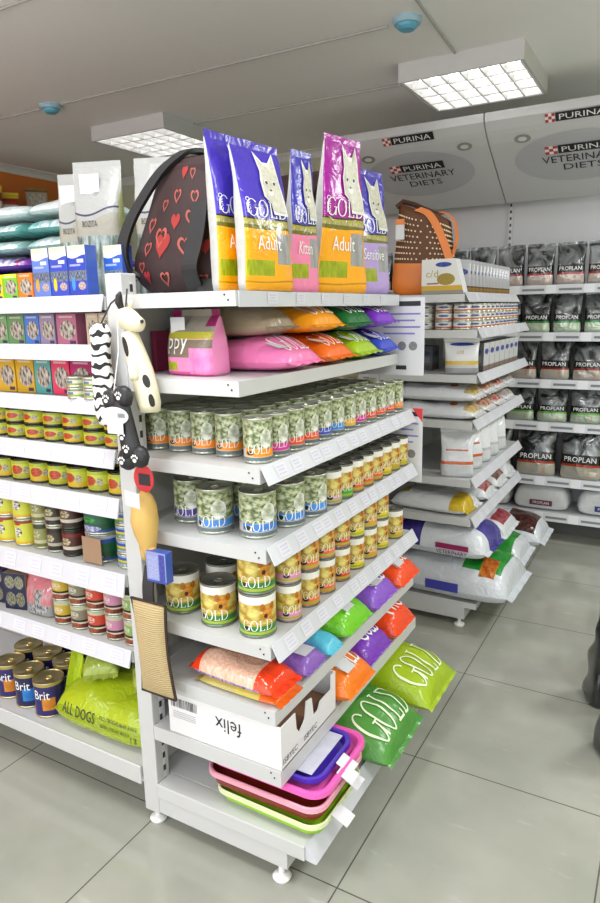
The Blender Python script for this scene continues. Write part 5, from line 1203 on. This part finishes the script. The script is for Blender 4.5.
# wall shelf under the orange wall
ws = empty('wall_shelving', 'white wall shelf along the orange wall at far left', 'shelving', (-4.7, 3.6, 0))
MB().box(-4.868, -4.45, 2.6, 4.7, 2.255, 2.285).obj('top_board', BW, ws); MB().box(-4.868, -4.84, 2.6, 4.7, 0.05, 2.255).obj('back_panel', BW, ws)
for y_ in (2.6, 4.66): MB().box(-4.838, -4.47, y_, y_+.03, 0, 2.25).obj('side_panel', BW, ws)
for z_ in (.3, .8, 1.3, 1.8): MB().box(-4.838, -4.48, 2.632, 4.658, z_, z_+.03).obj('shelf', BW, ws)
for c in kids(ws): c.matrix_parent_inverse = Matrix.Translation((4.7, -3.6, 0))
yy_ = print_mat('yellow_red_pack', [(0, '#c8b8a8'), (.35, '#8a2a18'), (.75, '#d8b820')], rough=.3)
sv = print_mat('silver_brown_pack', [(0, '#a89c88'), (.9, '#7a5a20')], [('rect', .5, .5, .35, .35, '#8a8478', '#b8b0a0', 7)], rough=.3)
for k, (y_, W_, H_, m_, lb) in enumerate([(3.42, .2, .15, yy_, 'red and yellow pack at far left against the orange wall'), (3.60, .14, .12, yy_, 'yellow topped pack second on the orange wall shelf'), (3.86, .17, .19, sv, 'silver brown pack in the middle of the orange wall shelf'), (4.07, .14, .12, print_mat('yellow_pack2', [(0, '#c8c0a0'), (.4, '#c8b020')], rough=.3), 'yellow pack right of the silver brown pack on the orange wall shelf'), (4.26, .15, .09, print_mat('yellow_pack3', [(0, '#a89a20')], rough=.3), 'low yellow pack nearest the litter bags on the orange wall shelf')]):
    stand_bag(W_, .10, H_, m_, m_, lb, 'pet food bag', None, -4.58, y_, 2.286, .9, wr=.006, seed=290+k, nv=10)

# ================================================================== TOYS ON THE UPRIGHT
def stripes_mat():
    m, N, L, b = new_mat('zebra_plush'); b.inputs['Roughness'].default_value = .9
    tc = N.new('ShaderNodeTexCoord'); wv = N.new('ShaderNodeTexWave'); wv.bands_direction = 'Z'; wv.inputs['Scale'].default_value = 12; wv.inputs['Distortion'].default_value = 3.5; wv.inputs['Detail Scale'].default_value = 4; wv.inputs['Detail'].default_value = 0
    L.new(tc.outputs['Object'], wv.inputs['Vector']); cr = N.new('ShaderNodeValToRGB'); cr.color_ramp.interpolation = 'CONSTANT'
    cr.color_ramp.elements[0].color = (.02, .02, .02, 1); cr.color_ramp.elements[1].position = .28; cr.color_ramp.elements[1].color = (.8, .8, .78, 1)
    L.new(wv.outputs['Fac'], cr.inputs[0]); L.new(cr.outputs[0], b.inputs['Base Color']); return m
def spots_mat(nm, base, spot, scale, thr):
    m, N, L, b = new_mat(nm); b.inputs['Roughness'].default_value = .45
    tc = N.new('ShaderNodeTexCoord'); nz = N.new('ShaderNodeTexNoise'); nz.inputs['Scale'].default_value = scale; nz.inputs['Detail'].default_value = 0; L.new(tc.outputs['Object'], nz.inputs['Vector'])
    cr = N.new('ShaderNodeValToRGB'); cr.color_ramp.interpolation = 'CONSTANT'; cr.color_ramp.elements[0].color = base; cr.color_ramp.elements[1].position = thr; cr.color_ramp.elements[1].color = spot
    L.new(nz.outputs['Fac'], cr.inputs[0]); L.new(cr.outputs[0], b.inputs['Base Color']); return m
CREAM = mat('cream_latex', (.78, .72, .52), .4, vary=.05)
HY = 1.232
def cyl_pt(c, r, a, z, off=.001): return Vector((c[0]+(r+off)*math.sin(a), c[1]-(r+off)*math.cos(a), z))
# zebra stick
z_ = empty('plush_toy', 'zebra striped plush stick hanging left of the upright', 'dog toy', (-1.252, HY, 1.215)); z_.scale = (1, .8, 1)
MB().tube([(-.005, 0, -.002), (-.005, 0, .012), (-.012, 0, .04), (-.022, 0, .09), (-.028, 0, .15), (-.025, 0, .20), (-.022, 0, .245), (-.02, 0, .262)], [.012, .036, .041, .034, .028, .026, .030, .016], 16).obj('body', stripes_mat(), z_, smooth=True)
MB().tube([(-.02, 0, .26), (.01, .012, .31), (.03, .03, .33)], .0025, 5).obj('loop', BLACK, z_)
# spotted latex dog
d = empty('latex_dog', 'cream latex dog toy with black spots hanging on the upright', 'dog toy', (-1.157, HY, 1.262)); d.scale = (.88, .9, .9)
pts = [(.035, 0, .0), (.034, 0, .02), (.026, 0, .06), (.012, 0, .11), (-.002, 0, .15), (-.015, 0, .19), (-.024, 0, .215)]
MB().tube(pts, [.028, .032, .033, .033, .030, .026, .022], 18).obj('body', CREAM, d, smooth=True)
hd = MB().tube([(-.055, 0, .258), (-.047, 0, .258), (-.03, 0, .252), (-.008, 0, .242), (.01, 0, .236), (.022, 0, .234), (.027, 0, .233)], [.006, .024, .031, .028, .022, .018, .008], 16).obj('head', CREAM, d, smooth=True)
MB().tube([(.026, -.004, .244), (.031, -.004, .243), (.034, -.004, .242)], [.004, .006, .003], 8).obj('nose', BLACK, d, smooth=True)
MB().tube([(-.04, -.006, .278), (-.046, -.008, .295), (-.042, -.01, .312), (-.036, -.01, .322)], [.008, .011, .009, .003], 10).obj('ear', BLACK, d, smooth=True)
MB().tube([(-.036, .016, .275), (-.030, .018, .292), (-.024, .018, .300)], [.008, .010, .003], 10).obj('ear', CREAM, d, smooth=True)
for sx in (0, 1.1):
    MB().tube([(-.002+.012*sx, -.018, .155), (.004+.013*sx, -.030, .125), (.010+.011*sx, -.034, .10), (.014+.009*sx, -.036, .09)], [.006, .009, .009, .006], 10).obj('arm', CREAM, d, smooth=True)
def tubept(pts_, rr, t, a, off=.0012):
    k = min(int(t*(len(pts_)-1)), len(pts_)-2); f = t*(len(pts_)-1)-k; p = Vector(pts_[k]).lerp(Vector(pts_[k+1]), f); r = rr[k]*(1-f)+rr[k+1]*f
    return Vector((p.x+(r+off)*math.sin(a), p.y-(r+off)*math.cos(a), p.z))
RR = [.028, .032, .033, .033, .030, .026, .022]
for t, a, st, sa in ((.80, -.15, .13, .38), (.62, 1.2, .10, .25), (.42, .95, .06, .3), (.22, 1.0, .08, .25), (.12, -.75, .09, .35), (.5, -1.1, .07, .25), (.9, 1.1, .06, .25)):
    blob(lambda p, q: tubept(pts, RR, max(0, min(.999, p)), q), ell(t, a, st, sa, 14), BLACK, d, 'spot')
MB().tube([(-.03, .0, .283), (-.03, .01, .33)], .0025, 5).obj('loop', BLACK, d)
# bone plush
bn = empty('plush_bone', 'black plush bone with white paw prints and card tag on the upright', 'dog toy', (-1.158, HY-.056, 1.140)); bn.scale = (.86, .6, .9)
b_ = MB()
for pz in ((0.012, .034), (.052, .030)): pass
bonep = [(.022, 0, .02), (.014, 0, .05), (.004, 0, .10), (-.010, 0, .15), (-.02, 0, .165)]
MB().tube(bonep, [.036, .032, .029, .030, .034], 16).obj('shaft', BLACK, bn, smooth=True)
for c_ in ((-.0, 0, .012), (.045, 0, .022), (-.045, 0, .172), (.0, 0, .182)):
    MB().tube([(c_[0], 0, c_[2]-.030), (c_[0], 0, c_[2]-.022), (c_[0], 0, c_[2]), (c_[0], 0, c_[2]+.022), (c_[0], 0, c_[2]+.030)], [.010, .025, .033, .025, .010], 16).obj('knob', BLACK, bn, smooth=True)
def paw(cx, cz, y, s, par):
    q = MB()
    def disc(x, z, rx, rz_):
        i = len(q.v); q.v += [(x+rx*math.cos(t), y, z+rz_*math.sin(t)) for t in [2*PI*j/10 for j in range(10)]]; q.face(range(i, i+10))
    disc(cx, cz-.003*s, .0055*s, .0042*s)
    for k in range(4): a = PI*.15+PI*.7*k/3; disc(cx+.0085*s*math.cos(a), cz+.0075*s*math.sin(a), .0022*s, .003*s)
    q.obj('paw_print', LETW, par)
for cx, cz, y in ((-.002, .010, -.034), (.048, .02, -.034), (.020, .044, -.036), (.006, .078, -.034), (-.044, .176, -.034), (.004, .186, -.034)): paw(cx, cz, y-.0012, 1.3, bn)
tg = MB(); tg.prism([(x-.012, z+.122) for x, z in [(.052*math.cos(t)*(1 if abs(math.cos(t)) > .01 else 1), .024*math.sin(t)+.012) for t in [2*PI*k/24 for k in range(24)]]], 1, -.041, -.038); tg.box(-.042, .018, -.0405, -.0385, .085, .125)
tg.obj('card_tag', PAPER, bn)
q = MB()
for k in range(9): q.box(.002+k*.003, .0035+k*.003, -.0416, -.0411, .13, .142)
q.obj('barcode', INK, bn)
MB().tube([(-.02, -.02, .20), (-.02, .02, .30), (-.02, .03, .40)], .002, 5).obj('loop', PAPER, bn)
# rubber chicken leg
ck = empty('rubber_toy', 'yellow rubber chicken leg with red card hanging on the upright', 'dog toy', (-1.160, HY-.005, .868))
TAN = mat('tan_rubber', (.66, .42, .12), .5, vary=.08)
MB().tube([(.0, 0, .012), (.0, 0, .03), (.0, 0, .05), (-.003, 0, .075), (-.006, 0, .11), (-.004, 0, .15), (-.002, 0, .175), (0, 0, .188)], [.012, .020, .024, .031, .036, .032, .022, .008], 16).obj('body', TAN, ck, smooth=True)
for sx in (-1, 1): MB().tube([(.011*sx, -.002, .04), (.011*sx+.002, -.003, .018), (.011*sx+.002, -.003, .002)], [.014, .012, .007], 10).obj('toe', TAN, ck, smooth=True)
q = MB(); q.prism([(.004+.033*math.cos(t), .222+.036*math.sin(t)) for t in [2*PI*k/20 for k in range(20)]], 1, -.004, -.002); q.obj('header_card', mat('red_card', (.6, .03, .04), .5), ck)
MB().box(-.012, .026, -.0048, -.0042, .205, .235).obj('black_print', INK, ck)
MB().box(-.022, .026, -.0475, -.0465, .175, .216).obj('price_tag', PAPER, ck).rotation_euler = (.12, .12, 0)
MB().tube([(.004, -.003, .255), (0, -.003, .30)], .002, 5).obj('loop', BLACK, ck)
# small blue box
bx_ = carton('toothpaste_box', -1.150, -1.085, 1.205, 1.232, .822, .905, print_mat('blue_white_box', [(0, '#3a4aa0'), (.08, '#8a94c8')], [('rect', .35, .5, .25, .38, '#c0c4e0', '#5a68b0', 30), ('rect', .8, .5, .15, .45, '#343a90', '#4a50a0', 10)], rough=.4, wr=0), mat('blue_side', (.05, .1, .4), .4), 'small blue and white box hanging below the chicken leg toy', 'box')
# jute dummy
jd = empty('jute_dummy', 'beige ribbed jute dummy with dark trim hanging low on the upright', 'dog toy', (-1.160, HY-.01, .485))
JT = None
def jute():
    m, N, L, b = new_mat('jute'); b.inputs['Roughness'].default_value = .95
    tc = N.new('ShaderNodeTexCoord'); wv = N.new('ShaderNodeTexWave'); wv.bands_direction = 'Z'; wv.inputs['Scale'].default_value = 55; wv.inputs['Distortion'].default_value = .6
    L.new(tc.outputs['Object'], wv.inputs['Vector']); mx = N.new('ShaderNodeMix'); mx.data_type = 'RGBA'; L.new(wv.outputs['Fac'], mx.inputs[0])
    mx.inputs[6].default_value = (.44, .32, .15, 1); mx.inputs[7].default_value = (.60, .47, .26, 1); L.new(mx.outputs[2], b.inputs['Base Color'])
    bp = N.new('ShaderNodeBump'); bp.inputs['Distance'].default_value = .002; L.new(wv.outputs['Fac'], bp.inputs['Height']); L.new(bp.outputs[0], b.inputs['Normal']); return m
JT = jute()
def jp(u, v, s_=1):
    z = v*.268; c = -.010+.016*(1-v); hw = .049+.011*abs(2*v-1)**1.8
    e = math.sqrt(max(0, 1-abs(u)**3)); th = .022*math.sin(PI*min(1, max(0, v)))**.35*e
    return Vector((c+u*hw, -s_*th, z))
b_ = MB(); b_.grid(lambda u, v: jp(u*2-1, v), 12, 14); b_.grid(lambda u, v: jp(1-u*2, v, -1), 12, 14); b_.obj('body', JT, jd, smooth=True)
TR = mat('dark_trim', (.03, .015, .01), .7)
MB().tube([jp(-1, v/12) for v in range(13)], .002, 6).obj('trim', TR, jd); MB().tube([jp(1, v/12) for v in range(13)], .0042, 6).obj('trim', TR, jd)
MB().tube([jp(u/5-1, 0) for u in range(11)], .004, 6).obj('trim', TR, jd); MB().tube([jp(u/5-1, 1) for u in range(11)], .004, 6).obj('trim', TR, jd)
ribbon(jd, [(-.01, 0, .266), (-.012, .004, .31), (-.012, .018, .36)], .036, BLACK, 'strap', (1, 0, 0))
